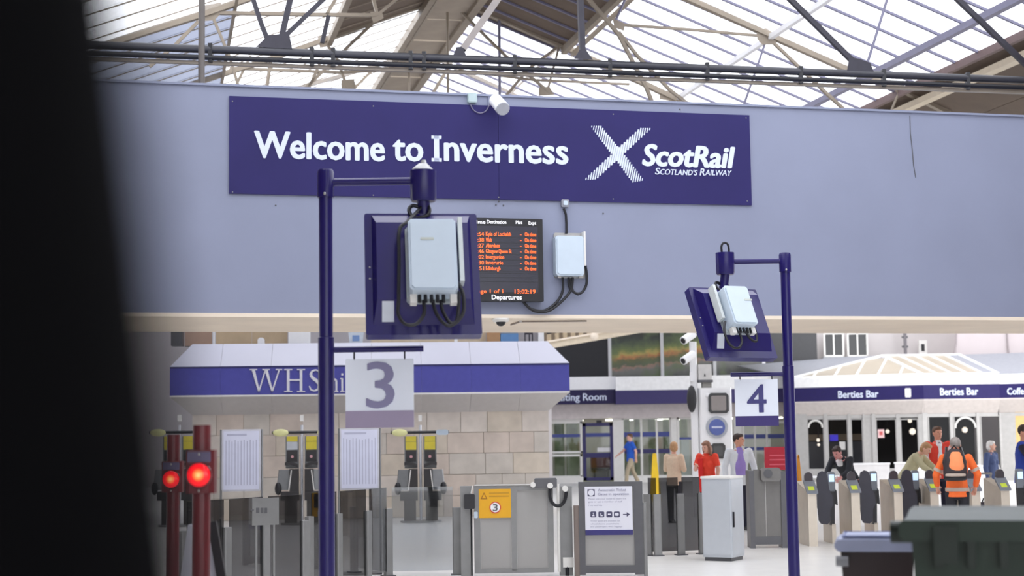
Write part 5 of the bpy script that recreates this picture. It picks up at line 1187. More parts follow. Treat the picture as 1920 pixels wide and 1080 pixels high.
# ================================================================== THE GLAZED BAR
def bar_front():
    Yc = 54.0
    fr = Frame(1732, Yc, 2); fl = Frame(1732, Yc, -20); q = fr.O + fr.ex * fr.L(1872, 735)[0]
    t = struct('wall_bar', 'glazed bar front with navy lettered fascia and white canopy', fr)
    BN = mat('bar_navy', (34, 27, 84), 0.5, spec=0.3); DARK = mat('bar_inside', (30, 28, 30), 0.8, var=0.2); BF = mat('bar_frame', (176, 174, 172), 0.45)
    tl = thing('bar_left_wing', None, None, fl); tl.parent = t; tl.matrix_parent_inverse = Matrix(); tl.location = (0, 0, 0); tl.rotation_euler = (0, 0, fl.yaw - fr.yaw)
    f3 = Frame.__new__(Frame); f3.O = q; f3.yaw = R(-22); f3.ex = Vector((math.cos(f3.yaw), math.sin(f3.yaw), 0)); f3.ey = Vector((-f3.ex.y, f3.ex.x, 0))
    zc1, zc0 = fr.L(1800, 703)[1], fr.L(1800, 721.5)[1]; zf0 = fr.L(1800, 748)[1]; zs = fr.L(1800, 778)[1]
    xl = fl.L(1486, 735)[0]; xr = fr.L(1872, 735)[0]; x3 = 6.0
    DW = Vector((0, 0, 0))
    wings = [('left', fl, xl, 0.068), ('right', fr, -0.068, xr - 0.06), ('far', f3, 0.0, x3)]
    M0 = Matrix.Translation(fr.O) @ Matrix.Rotation(fr.yaw, 4, 'Z'); inv = M0.inverted()
    for nm, f, a, b in wings:
        M = inv @ Matrix.Translation(f.O) @ Matrix.Rotation(f.yaw, 4, 'Z')
        MB(M).box(a, b, -0.35, 0.2, zc0, zc1).build('canopy_face', mat('lit_canopy', (246, 246, 246), 0.5) if nm != 'right' else mat('shaded_canopy', (196, 194, 194), 0.5), t)  # right wing painted greyer for the weaker light on its face
        MB(M).box(a, b, -0.36, 0.2, zf0, zc0).build('fascia', BN, t)
        MB(M).hexa([(a, -0.36, zf0 - 0.04), (b, -0.36, zf0 - 0.04), (b, 0.02, zs), (a, 0.02, zs), (a, -0.36, zf0), (b, -0.36, zf0), (b, 0.2, zf0), (a, 0.2, zf0)]).build('soffit', mat('bar_soffit', (200, 192, 188), 0.6), t)
        MB(M).box(a, b, -0.06, 0.1, 0, 0.45).build('stall_riser', BF, t)
        MB(M).box(a, b, -0.04, 0.1, zs - 0.06, zs + 0.05).build('head_trim', BF, t)
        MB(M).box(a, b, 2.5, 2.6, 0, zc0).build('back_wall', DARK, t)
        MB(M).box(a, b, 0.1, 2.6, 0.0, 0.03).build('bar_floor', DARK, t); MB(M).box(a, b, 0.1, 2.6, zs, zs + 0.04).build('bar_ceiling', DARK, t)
    def put(f, x0, y0, x1, y1, m_, nm, d0=-0.05, d1=0.05, floor_=False):
        M = inv @ Matrix.Translation(f.O) @ Matrix.Rotation(f.yaw, 4, 'Z'); a, b, u, v = f.box(x0, y0, x1, y1, d0)
        return MB(M).box(a, b, d0, d1, 0.4 if floor_ else u, v).build(nm, m_, t)
    def win(f, x0, x1, y0=783, arch=False):
        M = inv @ Matrix.Translation(f.O) @ Matrix.Rotation(f.yaw, 4, 'Z'); a, b, u, v = f.box(x0, y0, x1, 880)
        fm = MB(M); k = 0.035; fm.box(a, b, -0.03, 0.03, v - k, v).box(a, a + k, -0.03, 0.03, 0.45, v).box(b - k, b, -0.03, 0.03, 0.45, v)
        F = fm.build('window_frame', BF, t)
        MB(M).box(a + k, b - k, -0.004, 0.004, 0.45, v - k).build('pane', glass('bar_glass', (0.8, 0.8, 0.8), 0.02), F)
        if arch:
            c = (a + b) / 2; r = (b - a) / 2 - k; zc = v - r - 0.05
            pts = [(c + r * 0.95 * math.cos(math.pi * q / 10), -0.02, zc + r * 0.95 * math.sin(math.pi * q / 10)) for q in range(11)]
            MB(M).tube(pts, 0.035, 8).build('arch_decal', OFFW, F)
    for x0, x1, ar in ((1514, 1546, 1), (1552, 1591, 0), (1596, 1619, 0), (1643, 1682, 0), (1689, 1723, 0)): win(fl, x0, x1, 785, ar)
    for x0, x1, ar in ((1741, 1783, 0), (1789, 1833, 1), (1839, 1876, 0)): win(fr, x0, x1, 779, ar)
    for x0, x1 in ((1490, 1514), (1546, 1552), (1591, 1596), (1619, 1622), (1636, 1643), (1682, 1689), (1723, 1733)): put(fl, x0, 776, x1, 900, BF, 'pillar', -0.07, 0.07, True)
    for x0, x1 in ((1732, 1741), (1783, 1789), (1833, 1839), (1876, 1884)): put(fr, x0, 774, x1, 900, BF, 'pillar', -0.07, 0.07, True)
    put(f3, 1876, 774, 1906, 905, BF, 'pillar', -0.05, 0.05, True); put(f3, 1906, 768, 1990, 905, mat('yellow_wood', (214, 180, 118), 0.6), 'wooden_panel', -0.03, 0.05, True)
    # folded-back door leaf
    put(fl, 1622, 783, 1636, 900, BF, 'door_leaf', -0.02, 0.02, True)
    MI = lambda f: inv @ Matrix.Translation(f.O) @ Matrix.Rotation(f.yaw, 4, 'Z')
    def tx(f, s, x0, x1, yb, yc):
        D = -0.37; text(s, f.L(x0, yb, D)[0], f.L(x1, yb, D)[0], f.L((x0 + x1) / 2, yb, D)[1], f.L((x0 + x1) / 2, yc, D)[1], D, LETTER, t, bold=0.025, M=MI(f))
    tx(fl, 'Berties Bar', 1572, 1647, 745.5, 732.5); tx(fr, 'Berties Bar', 1763, 1834, 740.5, 727.5); tx(f3, 'Coffee Shop', 1889, 1960, 739, 727)
    a, b, u, v = fl.box(1697, 728, 1708, 745, -0.37); MB(MI(fl)).rbox(a, b, -0.39, -0.37, u, v, 0.02).build('white_symbol', WHITE, t)
    GL = emit('globe_glow', (255, 244, 226), 1.6)
    for f, x, y, r in ((fl, 1706, 789, 0.07), (fl, 1711, 809, 0.11), (fl, 1664, 809, 0.07), (fr, 1809, 806, 0.10), (fl, 1534, 825, 0.06), (fl, 1535, 834, 0.05), (fl, 1622, 834, 0.09)):
        p = f.P(x, y, 0.9); o = MB(MI(f)).ell(p, r, r, r, 12, 8).build('globe_lamp', GL, t, smooth=True)
        MB(MI(f)).tube([p + Vector((0, 0, r)), Vector((p.x, p.y, zs))], 0.012, 6).build('lamp_cord', BLACK, t)
    put(fl, 1556, 815, 1571, 827, emit('blue_screen', (70, 60, 210), 0.7), 'blue_sign', 0.3, 0.33); put(fl, 1574, 828, 1585, 843, mat('paper_grey', (190, 188, 186), 0.6), 'paper_notice', -0.02, -0.012)
    put(fl, 1646, 805, 1658, 821, mat('pale_poster', (226, 190, 190), 0.6), 'poster', -0.02, -0.012); put(fl, 1649, 809, 1655, 816, mat('poster_red', (200, 90, 90), 0.6), 'poster_picture', -0.024, -0.02)
    put(fl, 1516, 814, 1618, 826, mat('tan_shelf', (150, 132, 110), 0.7), 'shelf', 1.6, 1.9); put(fl, 1516, 828, 1618, 905, mat('grey_counter', (92, 94, 102), 0.6), 'counter', 1.5, 1.95)
    # hipped glass roof: eave points on the fascia line, ridge behind
    rf = thing('hipped_skylight', 'white-barred hipped glass roof over the bar', 'skylight', loc=fr.O, yaw=fr.yaw)
    Minv = inv
    TR = atY(1655, 668, 57.2); TR2 = atY(1797, 667, 57.2); zt_ = (TR.z + TR2.z) / 2; TR.z = TR2.z = zt_
    E0 = fl.O + fl.ex * xl + Vector((0, 0, zc1)); E1 = fl.O + Vector((0, 0, zc1)); E2 = fr.O + fr.ex * xr + Vector((0, 0, zc1))
    PG = mat('polycarbonate_pane', (148, 138, 122), 0.3, var=0.06, scale=1); PB = mat('roof_grey_flat', (128, 130, 138), 0.6)
    def pane(a, b, c, d, m_, nm='roof_pane'):
        q = [Minv @ p for p in (a, b, c, d)]; up = Vector((0, 0, 0.03))
        MB().hexa(q + [p + up for p in q]).build(nm, m_, rf)
    def rib(a, b, w_=0.06): MB().bar(Minv @ a + Vector((0, 0, 0.03)), Minv @ b + Vector((0, 0, 0.03)), w_, 0.08).build('rib', WHITE, rf)
    n = 6
    for k in range(n):
        e, e2 = E0.lerp(E1, k / n), E0.lerp(E1, (k + 1) / n)
        # hip planes: ribs run square to the eave until they meet the left or right hip
        def up_(p, kk):
            if kk <= 0: return E0
            if kk >= n: return E1
            s = kk / n; apex = 0.62
            return E0.lerp(TR, s / apex) if s <= apex else E1.lerp(TR, (1 - s) / (1 - apex))
        pane(e, e2, up_(e2, k + 1), up_(e, k), PG)
        if 0 < k: rib(e, up_(e, k))
    rib(E0, TR, 0.12); rib(E1, TR, 0.13); rib(TR, TR2, 0.12)
    n = 5
    for k in range(n):
        a, b = E1.lerp(E2, k / n), E1.lerp(E2, (k + 1) / n); c, d = TR.lerp(TR2, (k + 1) / n), TR.lerp(TR2, k / n)
        pane(a, b, c, d, PG if k < 4 else PB)
        if k: rib(a, d)
    E3 = E2 + f3.ex * x3; TR3 = TR2 + f3.ex * 5; rib(E2, TR2, 0.1)
    pane(E2, E3, TR3, TR2, PB)
    EB = E0 + fl.ex * -1.5 + Vector((0, 3.0, 0.6)); pane(E0, TR, TR + Vector((-0.6, 2.5, 0.1)), EB, PB)
    rib(E0, E1, 0.10); rib(E1, E2, 0.10)
    # windows of the building above
    f = Frame(1585, 60.2, 2); 
    for i, (x0, x1) in enumerate(((1544, 1582), (1588, 1627))):
        w_ = struct('window_%d' % (i + 1), 'sash window high on the back wall above the bar roof', f)
        window_unit(w_, f, x0, 618, x1, 669, 3, [], ((x0 + x1) / 2,), OFFW, glass('dim_window_glass', (0.35, 0.37, 0.35), 0.08), -0.1)
        a, b, u, v = f.box(x0, 618, x1, 669, 0); MB().box(a + .05, b - .05, -0.075, -0.055, u + .05, v - .05).build('blind', mat('grey_blind', (120, 122, 116), 0.7), w_)
        a, b, u, v = f.box(x0, 624, x1, 627, -0.1); MB().box(a, b, -0.13, -0.05, u, v).build('transom', OFFW, w_)
    a, b, u, v = f.box(1542, 669, 1604, 674, -0.1); MB().box(a, b, -0.2, 0.0, u, v).build('sill', mat('sill_grey', (160, 162, 166), 0.6), w_)
    t2 = thing('downpipe', 'dark grey downpipe on the wall behind the bar roof', 'pipe', f)
    x, z = f.L(1697, 640, -0.1); MB().tube([(x, -0.1, 3.0), (x, -0.1, 7.0)], 0.06, 10).build('pipe', mat('pipe_grey', (120, 116, 120), 0.6), t2)
    for y in (632, 650): zz = f.L(1697, y, -0.1)[1]; MB().box(x - 0.1, x + 0.1, -0.14, 0.0, zz - .04, zz + .04).build('bracket', DGREY, t2)
    t3 = thing('wall_vent', 'small pale wall vent with dark slot above the bar roof', 'vent', f)
    a, b, u, v = f.box(1723, 638, 1738, 664, -0.1); MB().box(a, b, -0.12, 0.0, u, v).build('case', OFFW, t3); a, b, u, v = f.box(1727, 645, 1733, 658, -0.1); MB().box(a, b, -0.14, -0.11, u, v).build('slot', BLACK, t3)
bar_front()

# ================================================================== CONCOURSE FURNITURE
def info_column():
    f = Frame(1343, 33, 0); t = thing('help_column', 'tall white help column with screen and round blue emblem', 'help point', f)
    WH = mat('column_white', (244, 244, 244), 0.35, var=0.01)
    a, b, u, v = f.box(1313, 727, 1374, 920); MB().rbox(a, b, 0, 0.5, 0.0, v, 0.03, axis='z').build('body', WH, t)
    a2, b2, u2, v2 = f.box(1310, 683, 1335, 714); MB().box(a2, b2, 0.05, 0.35, u2, v2).build('top_box', mat('grey_white_box', (214, 212, 208), 0.5), t)
    a3, b3, u3, v3 = f.box(1318, 713, 1335, 728); MB().box(a3, b3, 0.08, 0.3, u3, v3).build('neck', mat('neck_grey', (150, 148, 142), 0.5), t)
    MB().box(a2, b2 + 0.02, 0.03, 0.37, u2 - 0.03, u2 + 0.02).build('neck_band', DGREY, t)
    c = f.P(1321.5, 703, 0.04); MB().prism([(c.x - .02, c.z - .03), (c.x + .02, c.z - .03), (c.x, c.z + .04)], 0.04, 0.05).build('mark', BLACK, t)
    def scr(x0, y0, x1, y1, m_):
        a, b, u, v = f.box(x0, y0, x1, y1); MB().rbox(a, b, -0.04, 0.01, u, v, 0.05).build('screen_surround', mat('surround_grey', (62, 62, 62), 0.4), t); k = 0.055; ss = t.children[-1]
        MB().rbox(a + k, b - k, -0.045, -0.04, u + k, v - k, 0.02).build('screen', m_, ss)
    scr(1328, 737, 1366, 775, mat('grey_screen', (142, 134, 130), 0.3)); scr(1333, 831, 1360, 860, mat('dark_grey_screen', (74, 74, 74), 0.3))
    p = f.P(1344, 801, -0.002); MB().tube([(p.x, -0.03, p.z), (p.x, 0.01, p.z)], 0.225, 30).build('emblem_ring', mat('ring_grey', (176, 180, 186), 0.4), t)
    MB().tube([(p.x, -0.045, p.z), (p.x, -0.03, p.z)], 0.165, 30).build('emblem', mat('emblem_blue', (88, 104, 170), 0.4), t); MB().box(p.x - 0.11, p.x + 0.11, -0.05, -0.045, p.z - 0.02, p.z + 0.02).build('emblem_bar', mat('emblem_bar_white', (206, 212, 232), 0.5), t)
    for y in (742,): q = f.P(1327, y, -0.01); MB().ell(q, 0.05, 0.03, 0.05, 10, 7).build('sensor', WH, t)
    q = f.L(1305, 800)[0]
    MB().rbox(q - 0.075, q + 0.065, 0.1, 0.25, 0, f.L(1305, 640)[1], 0.02, axis='z').build('pole', WH, t)
    z = f.L(1298, 748)[1]; MB().ell((f.L(1297, 748)[0], 0.02, z), 0.10, 0.10, 0.28, 14, 10).build('speaker', mat('speaker_dark', (48, 48, 50), 0.5), t, smooth=True)
    MB().box(q - 0.09, q - 0.02, 0.05, 0.15, f.L(1300, 715)[1], f.L(1300, 698)[1]).build('junction_case', WH, t)
    for y0 in (633, 671):
        p0, p1 = f.P(1300, y0 - 7, -0.05), f.P(1281, y0 + 6, -0.25)
        c = MB().tube([p0, p1], 0.085, 14).build('camera', WH, t, smooth=True); d = (p1 - p0).normalized()
        MB().tube([p1, p1 + d * 0.01], 0.06, 12).build('camera_lens', BLACK, c); MB().tube([p0 + Vector((0, 0, 0)), Vector((q, 0.15, p0.z + 0.03))], 0.03, 8).build('camera_arm', WH, c)
info_column()
def small_things():
    f = Frame(1455, 36, 0); t = thing('red_board', 'dark red notice board with faint lettering behind the number 4 post', 'notice board', f)
    a, b, u, v = f.box(1434, 838, 1480, 881); MB().box(a, b, 0, 0.06, u, v).build('panel', mat('dark_red', (168, 22, 44), 0.45), t)
    for y in (853, 861, 870): p, q, r, s = f.box(1443, y, 1473, y + 2); MB().box(p, q, -0.004, 0, r, s).build('text_line', mat('faded_red', (206, 90, 104), 0.5), t)
    for x in (a + 0.05, b - 0.09): MB().box(x, x + 0.04, 0.01, 0.05, 0, u).build('leg', DGREY, t)
    YE = mat('caution_yellow', (222, 184, 24), 0.45)
    def caution(px, Y, top, bot, label, hw, lean=0.0, m_=YE, g='caution signs'):
        f = Frame(px, Y, 0); t = thing('caution_sign', label, 'caution sign', f); h = f.L(px, top)[1]; w_ = hw * Y / FPX
        for s in (-1, 1):
            MB().hexa([(-w_, s * 0.22 - .012, 0), (w_, s * 0.22 - .012, 0), (w_, s * 0.22 + .012, 0), (-w_, s * 0.22 + .012, 0), (-w_ * .38 + lean, s * 0.02 - .012, h), (w_ * .38 + lean, s * 0.02 - .012, h), (w_ * .38 + lean, s * 0.02 + .012, h), (-w_ * .38 + lean, s * 0.02 + .012, h)]).build('leaf', m_, t)
        MB().rbox(-w_ * .34 + lean, w_ * .34 + lean, -0.05, 0.05, h - 0.03, h + 0.03, 0.02).build('handle', m_, t)
        if m_ is YE:
            for k in (0.42, 0.5, 0.58, 0.66): MB().box(-w_ * 0.35, w_ * 0.35, -0.20 + 0.2 * k - 0.02, -0.19 + 0.2 * k - 0.02, h * k - 0.015, h * k + 0.015).build('text_line', mat('caution_text', (170, 140, 20), 0.5), t)
    caution(1226, 42, 852, 930, 'tall yellow caution sign standing outside the waiting room window', 9.5)
    caution(1497, 27, 856, 930, 'orange folding caution sign just right of the number 4 post', 5, -0.02, mat('caution_orange', (236, 160, 50), 0.45))
    # pale low screens in front of the bar
    def low(px0, px1, y0, Y, label):
        f = Frame((px0 + px1) / 2, Y, -3); t = thing('low_screen', label, 'screen', f, group='white low screens before the bar'); a, b, u, v = f.box(px0, y0, px1, y0 + 20)
        MB().box(a, b, 0, 0.04, 0.12, v - 0.05).build('panel', mat('screen_white', (222, 220, 220), 0.6), t); MB().box(a - .02, b + .02, -0.03, 0.07, v - 0.05, v).build('top_rail', WHITE, t)
        for x in (a + .05, b - .05): MB().box(x - .03, x + .03, -0.1, 0.14, 0, 0.12).build('foot', DGREY, t)
    low(1590, 1668, 868, 46, 'white low screen left of the person bending, before the bar'); low(1678, 1772, 866, 46.2, 'white low screen behind the man in red waistcoat'); low(1812, 1872, 872, 46.4, 'white low screen right of the orange jacket')
    f = Frame(1560, 45, 0); t = thing('white_table', 'white table edge in front of the arched bar window', 'table', f)
    a, b, u, v = f.box(1520, 893, 1588, 897); MB().box(a, b, 0, 0.7, v - 0.04, v).build('top', WHITE, t)
    for x in (a + .05, b - .05):
        for y in (0.05, 0.65): MB().box(x - .025, x + .025, y - .025, y + .025, 0, v - .04).build('leg', STEEL, t)
small_things()

# ================================================================== PEOPLE
def remesh(mb, name, material, parent, vox, sm=3):
    me = mb.mesh(name); o = bpy.data.objects.new(name, me); COL.objects.link(o)
    r = o.modifiers.new('r', 'REMESH'); r.mode = 'VOXEL'; r.voxel_size = vox
    s = o.modifiers.new('s', 'SMOOTH'); s.factor = 0.5; s.iterations = sm
    dg = bpy.context.evaluated_depsgraph_get(); me2 = bpy.data.meshes.new_from_object(o.evaluated_get(dg))
    bpy.data.objects.remove(o); bpy.data.meshes.remove(me); me2.name = name
    for p in me2.polygons: p.use_smooth = True
    me2.materials.clear(); return link(name, me2, material, parent)
def hand(mb, wrist, d, side, up, s):
    """palm and five bent fingers at the end of a forearm; d = forearm direction, side = towards the thumb"""
    d = d.normalized(); side = (side - d * side.dot(d)).normalized(); nrm = d.cross(side) * up
    pc = wrist + d * 0.05 * s
    M = Matrix((side, nrm, d)).transposed()
    mb.ell(pc, 0.042 * s, 0.017 * s, 0.055 * s, 12, 8, M)
    for k, ln in enumerate((0.068, 0.078, 0.072, 0.056)):
        b = pc + d * 0.042 * s + side * (0.033 - 0.022 * k) * s
        m1 = b + (d * 0.92 + nrm * 0.3 + side * (0.12 - 0.08 * k)).normalized() * ln * 0.55 * s; e = m1 + (d * 0.6 + nrm * 0.8).normalized() * ln * 0.5 * s
        mb.limb(b, m1, 0.0088 * s, 0.008 * s, 8); mb.limb(m1, e, 0.008 * s, 0.0068 * s, 8)
    b = wrist + d * 0.03 * s + side * 0.032 * s; m1 = b + (side * 0.75 + d * 0.6 + nrm * 0.25).normalized() * 0.04 * s; e = m1 + (d * 0.9 + side * 0.2 + nrm * 0.3).normalized() * 0.032 * s
    mb.limb(b, m1, 0.012 * s, 0.0095 * s, 8); mb.limb(m1, e, 0.0095 * s, 0.0075 * s, 8)
def person(label, px, Y, h, facing, top, bottom, hair, lean=0.0, side_lean=0.0, head_turn=0.0, head_down=0.0, armL=None, armR=None, stride=0.0, skin=SKIN, sleeves='long', skirt=False, woman=False, longhair=False, shoe=None, vox=0.0065, bald=False, sleeve_m=None):
    p = atY(px, 800, Y); t = thing('person', label, 'person', loc=(p.x, p.y, 0), yaw=R(facing))
    # figure faces local -y; left is +x
    s = h / 1.75; V = Vector
    sw = (0.165 if woman else 0.19) * s; hipw = 0.095 * s
    hip = V((0, 0, 0.90 * s))
    def sp(z, o=0.0):
        k = (z - 0.90) ; return V((math.sin(side_lean) * k * s, -math.sin(lean) * k * s + o, 0.90 * s + k * s * math.cos(lean)))
    neck = sp(1.46); hd = sp(1.46) + V((0, -math.sin(lean + head_down) * 0.15 * s - 0.012, math.cos(lean + head_down) * 0.15 * s))
    Hm = Matrix.Rotation(head_turn, 3, 'Z') @ Matrix.Rotation(lean * 0.5 + head_down, 3, 'X')
    hp = lambda x, y, z: hd + Hm @ V((x * s, y * s, z * s))
    body = MB()
    body.loft([(sp(0.84), .13 * s, .09 * s), (sp(0.93), .145 * s, .10 * s), (sp(1.08), .12 * s, .085 * s), (sp(1.26), .145 * s, .10 * s), (sp(1.38), .16 * s, .09 * s), (sp(1.44), .10 * s, .07 * s)])
    body.tube([sp(1.40), neck, hd + Hm @ V((0, 0.012 * s, -0.05 * s))], [.06 * s, .053 * s, .05 * s], 12)
    body.ell(hd, .074 * s, .094 * s, .108 * s, 18, 12, Hm); body.ell(hp(0, -0.028, -0.055), .054 * s, .062 * s, .06 * s, 14, 9, Hm)
    body.ell(hp(0, -0.098, -0.012), .013 * s, .02 * s, .026 * s, 10, 7, Hm); body.ell(hp(0, -0.088, -0.098), .02 * s, .016 * s, .014 * s, 10, 7, Hm)
    for x in (-1, 1): body.ell(hp(x * .077, 0.008, -0.012), .012 * s, .022 * s, .033 * s, 10, 7, Hm)
    legs = {}
    for x in (-1, 1):
        k = x * stride
        kn = V((x * hipw * 1.02, -k * .30 * s - abs(stride) * 0.06, 0.49 * s)); an = V((x * hipw * 1.0, -k * .50 * s + (0.22 * s * abs(stride) if k < 0 else 0), (0.09 + (0.05 * abs(stride) if k < 0 else 0)) * s)); hj = V((x * hipw, 0, 0.88 * s))
        legs[x] = (hj, kn, an); body.limb(hj, kn, .08 * s, .056 * s); body.limb(kn, an, .055 * s, .036 * s)
        body.limb(an + V((0, 0.02, -0.035 * s)), an + V((x * .012, -0.15 * s, -0.055 * s)), .036 * s, .03 * s)
    arms = {}
    for x, a in ((-1, armR), (1, armL)):
        sh = sp(1.40) + V((x * sw, 0, 0))
        e, w_ = a if a else ((x * 0.05, 0.02, -0.29), (0.0, -0.06, -0.25))
        el = sh + V(e) * s; wr = el + V(w_) * s; arms[x] = (sh, el, wr)
        body.limb(sh, el, .05 * s, .041 * s); body.limb(el, wr, .042 * s, .028 * s)
        hand(body, wr, wr - el, V((-x * 0.6, -0.8, 0.1)), x * 1.0, s * (0.93 if woman else 1.0))
    remesh(body, 'body', skin, t, vox)
    # face details
    EY = mat('eye_dark', (40, 32, 30), 0.2); LIP = mat('lip', (168, 92, 88), 0.5)
    for x in (-1, 1): MB().ell(hp(x * .031, -0.086, 0.012), .012 * s, .008 * s, .007 * s, 10, 6, Hm).build('eye', EY, t, smooth=True)
    MB().ell(hp(0, -0.093, -0.058), .024 * s, .008 * s, .007 * s, 10, 6, Hm).build('mouth', LIP, t, smooth=True)
    # hair cap cut away from the face
    hm = MB()
    if bald: hm.ell(hp(0, 0.03, 0.0), .083 * s, .078 * s, .075 * s, 16, 10, Hm)
    else: hm.ell(hp(0, 0.022, 0.03), .086 * s, .092 * s, .094 * s, 18, 12, Hm); hm.ell(hp(0, -0.03, 0.075), .068 * s, .058 * s, .042 * s, 14, 9, Hm)
    if longhair:
        hm.ell(hp(0, 0.055, -0.06), .088 * s, .06 * s, .13 * s, 14, 9, Hm)
        for x in (-1, 1): hm.ell(hp(x * .075, 0.0, -0.08), .028 * s, .05 * s, .12 * s, 12, 8, Hm)
    elif woman: hm.ell(hp(0, 0.045, -0.02), .088 * s, .07 * s, .09 * s, 14, 9, Hm)
    remesh(hm, 'hair', hair, t, max(vox, 0.008), 2)
    # upper garment
    g = MB(); r = 0.018 * s
    hem = 0.80 if not skirt else 0.88
    g.loft([(sp(hem), .160 * s + r, .112 * s + r), (sp(0.95), .15 * s + r, .108 * s + r), (sp(1.10), .135 * s + r, .098 * s + r), (sp(1.26), (.15 if woman else .165) * s + r, .112 * s + r), (sp(1.37), (sw - .01), .098 * s + r), (sp(1.425), .11 * s, .075 * s), (sp(1.465), .066 * s, .062 * s)])
    if woman: 
        for x in (-1, 1): g.ell(sp(1.24) + V((x * .07 * s, -.09 * s, 0)), .07 * s, .06 * s, .065 * s, 12, 8)
    for x in (-1, 1):
        sh, el, wr = arms[x]; g.ell(sh, .068 * s, .068 * s, .07 * s, 12, 8); g.limb(sp(1.36) + V((x * sw * .5, 0, 0)), sh, .075 * s, .066 * s)
        if not sleeve_m:
            if sleeves == 'long': g.tube([sh, el], [.066 * s, .057 * s], 14); g.ell(el, .057 * s, .057 * s, .057 * s, 10, 7); g.tube([el, el.lerp(wr, 0.93)], [.057 * s, .044 * s], 14)
            else: g.tube([sh, sh.lerp(el, 0.72)], [.067 * s, .066 * s], 14)
    remesh(g, 'upper_garment', top, t, max(vox, 0.009), 3)
    if sleeve_m:
        for x in (-1, 1):
            sh, el, wr = arms[x]; q = MB(); q.ell(sh, .062 * s, .062 * s, .062 * s, 12, 8); q.tube([sh, el], [.06 * s, .053 * s], 14); q.ell(el, .053 * s, .053 * s, .053 * s, 10, 7); q.tube([el, el.lerp(wr, 0.93)], [.053 * s, .042 * s], 14)
            remesh(q, 'sleeve', sleeve_m, t, 0.01, 2)
    # lower garment
    q = MB()
    if skirt: q.loft([(V((0, 0, 0.48 * s)), .19 * s, .16 * s), (V((0, 0, 0.70 * s)), .18 * s, .14 * s), (sp(0.9), .162 * s, .115 * s), (sp(0.99), .142 * s, .104 * s)])
    else:
        q.loft([(V((0, 0, 0.76 * s)), .15 * s, .10 * s), (sp(0.86), .158 * s, .112 * s), (sp(0.98), .145 * s, .105 * s)])
        for x in (-1, 1):
            hj, kn, an = legs[x]; q.tube([hj, kn], [.094 * s, .073 * s], 14); q.ell(kn, .073 * s, .073 * s, .073 * s, 10, 7); q.tube([kn, an + V((0, 0, -0.03 * s))], [.073 * s, .062 * s], 14)
    remesh(q, 'lower_garment', bottom, t, max(vox, 0.010), 3)
    for x in (-1, 1):
        an = legs[x][2]; c = MB(); c.limb(an + V((0, 0.03, -0.04 * s)), an + V((x * .015, -0.16 * s, -0.052 * s)), .044 * s, .037 * s); c.box(an.x - .042, an.x + .045, an.y - .18 * s, an.y + .06 * s, an.z - .09 * s, an.z - .07 * s)
        remesh(c, 'shoe', shoe or BLACK, t, 0.01, 1)
    return t, sp, s, arms, hp, Hm
HBR = mat('brown_hair', (96, 66, 48), 0.6, var=0.2, scale=30); HLB = mat('fair_hair', (182, 140, 100), 0.6, var=0.2, scale=30); HGR = mat('grey_hair', (150, 142, 138), 0.6, var=0.15, scale=30); HDK = mat('dark_hair', (58, 42, 38), 0.6, var=0.2, scale=30); HWH = mat('white_hair', (226, 222, 218), 0.6)
TR_D = mat('dark_trousers', (34, 34, 42), 0.8); TR_N = mat('navy_trousers', (36, 36, 56), 0.8)
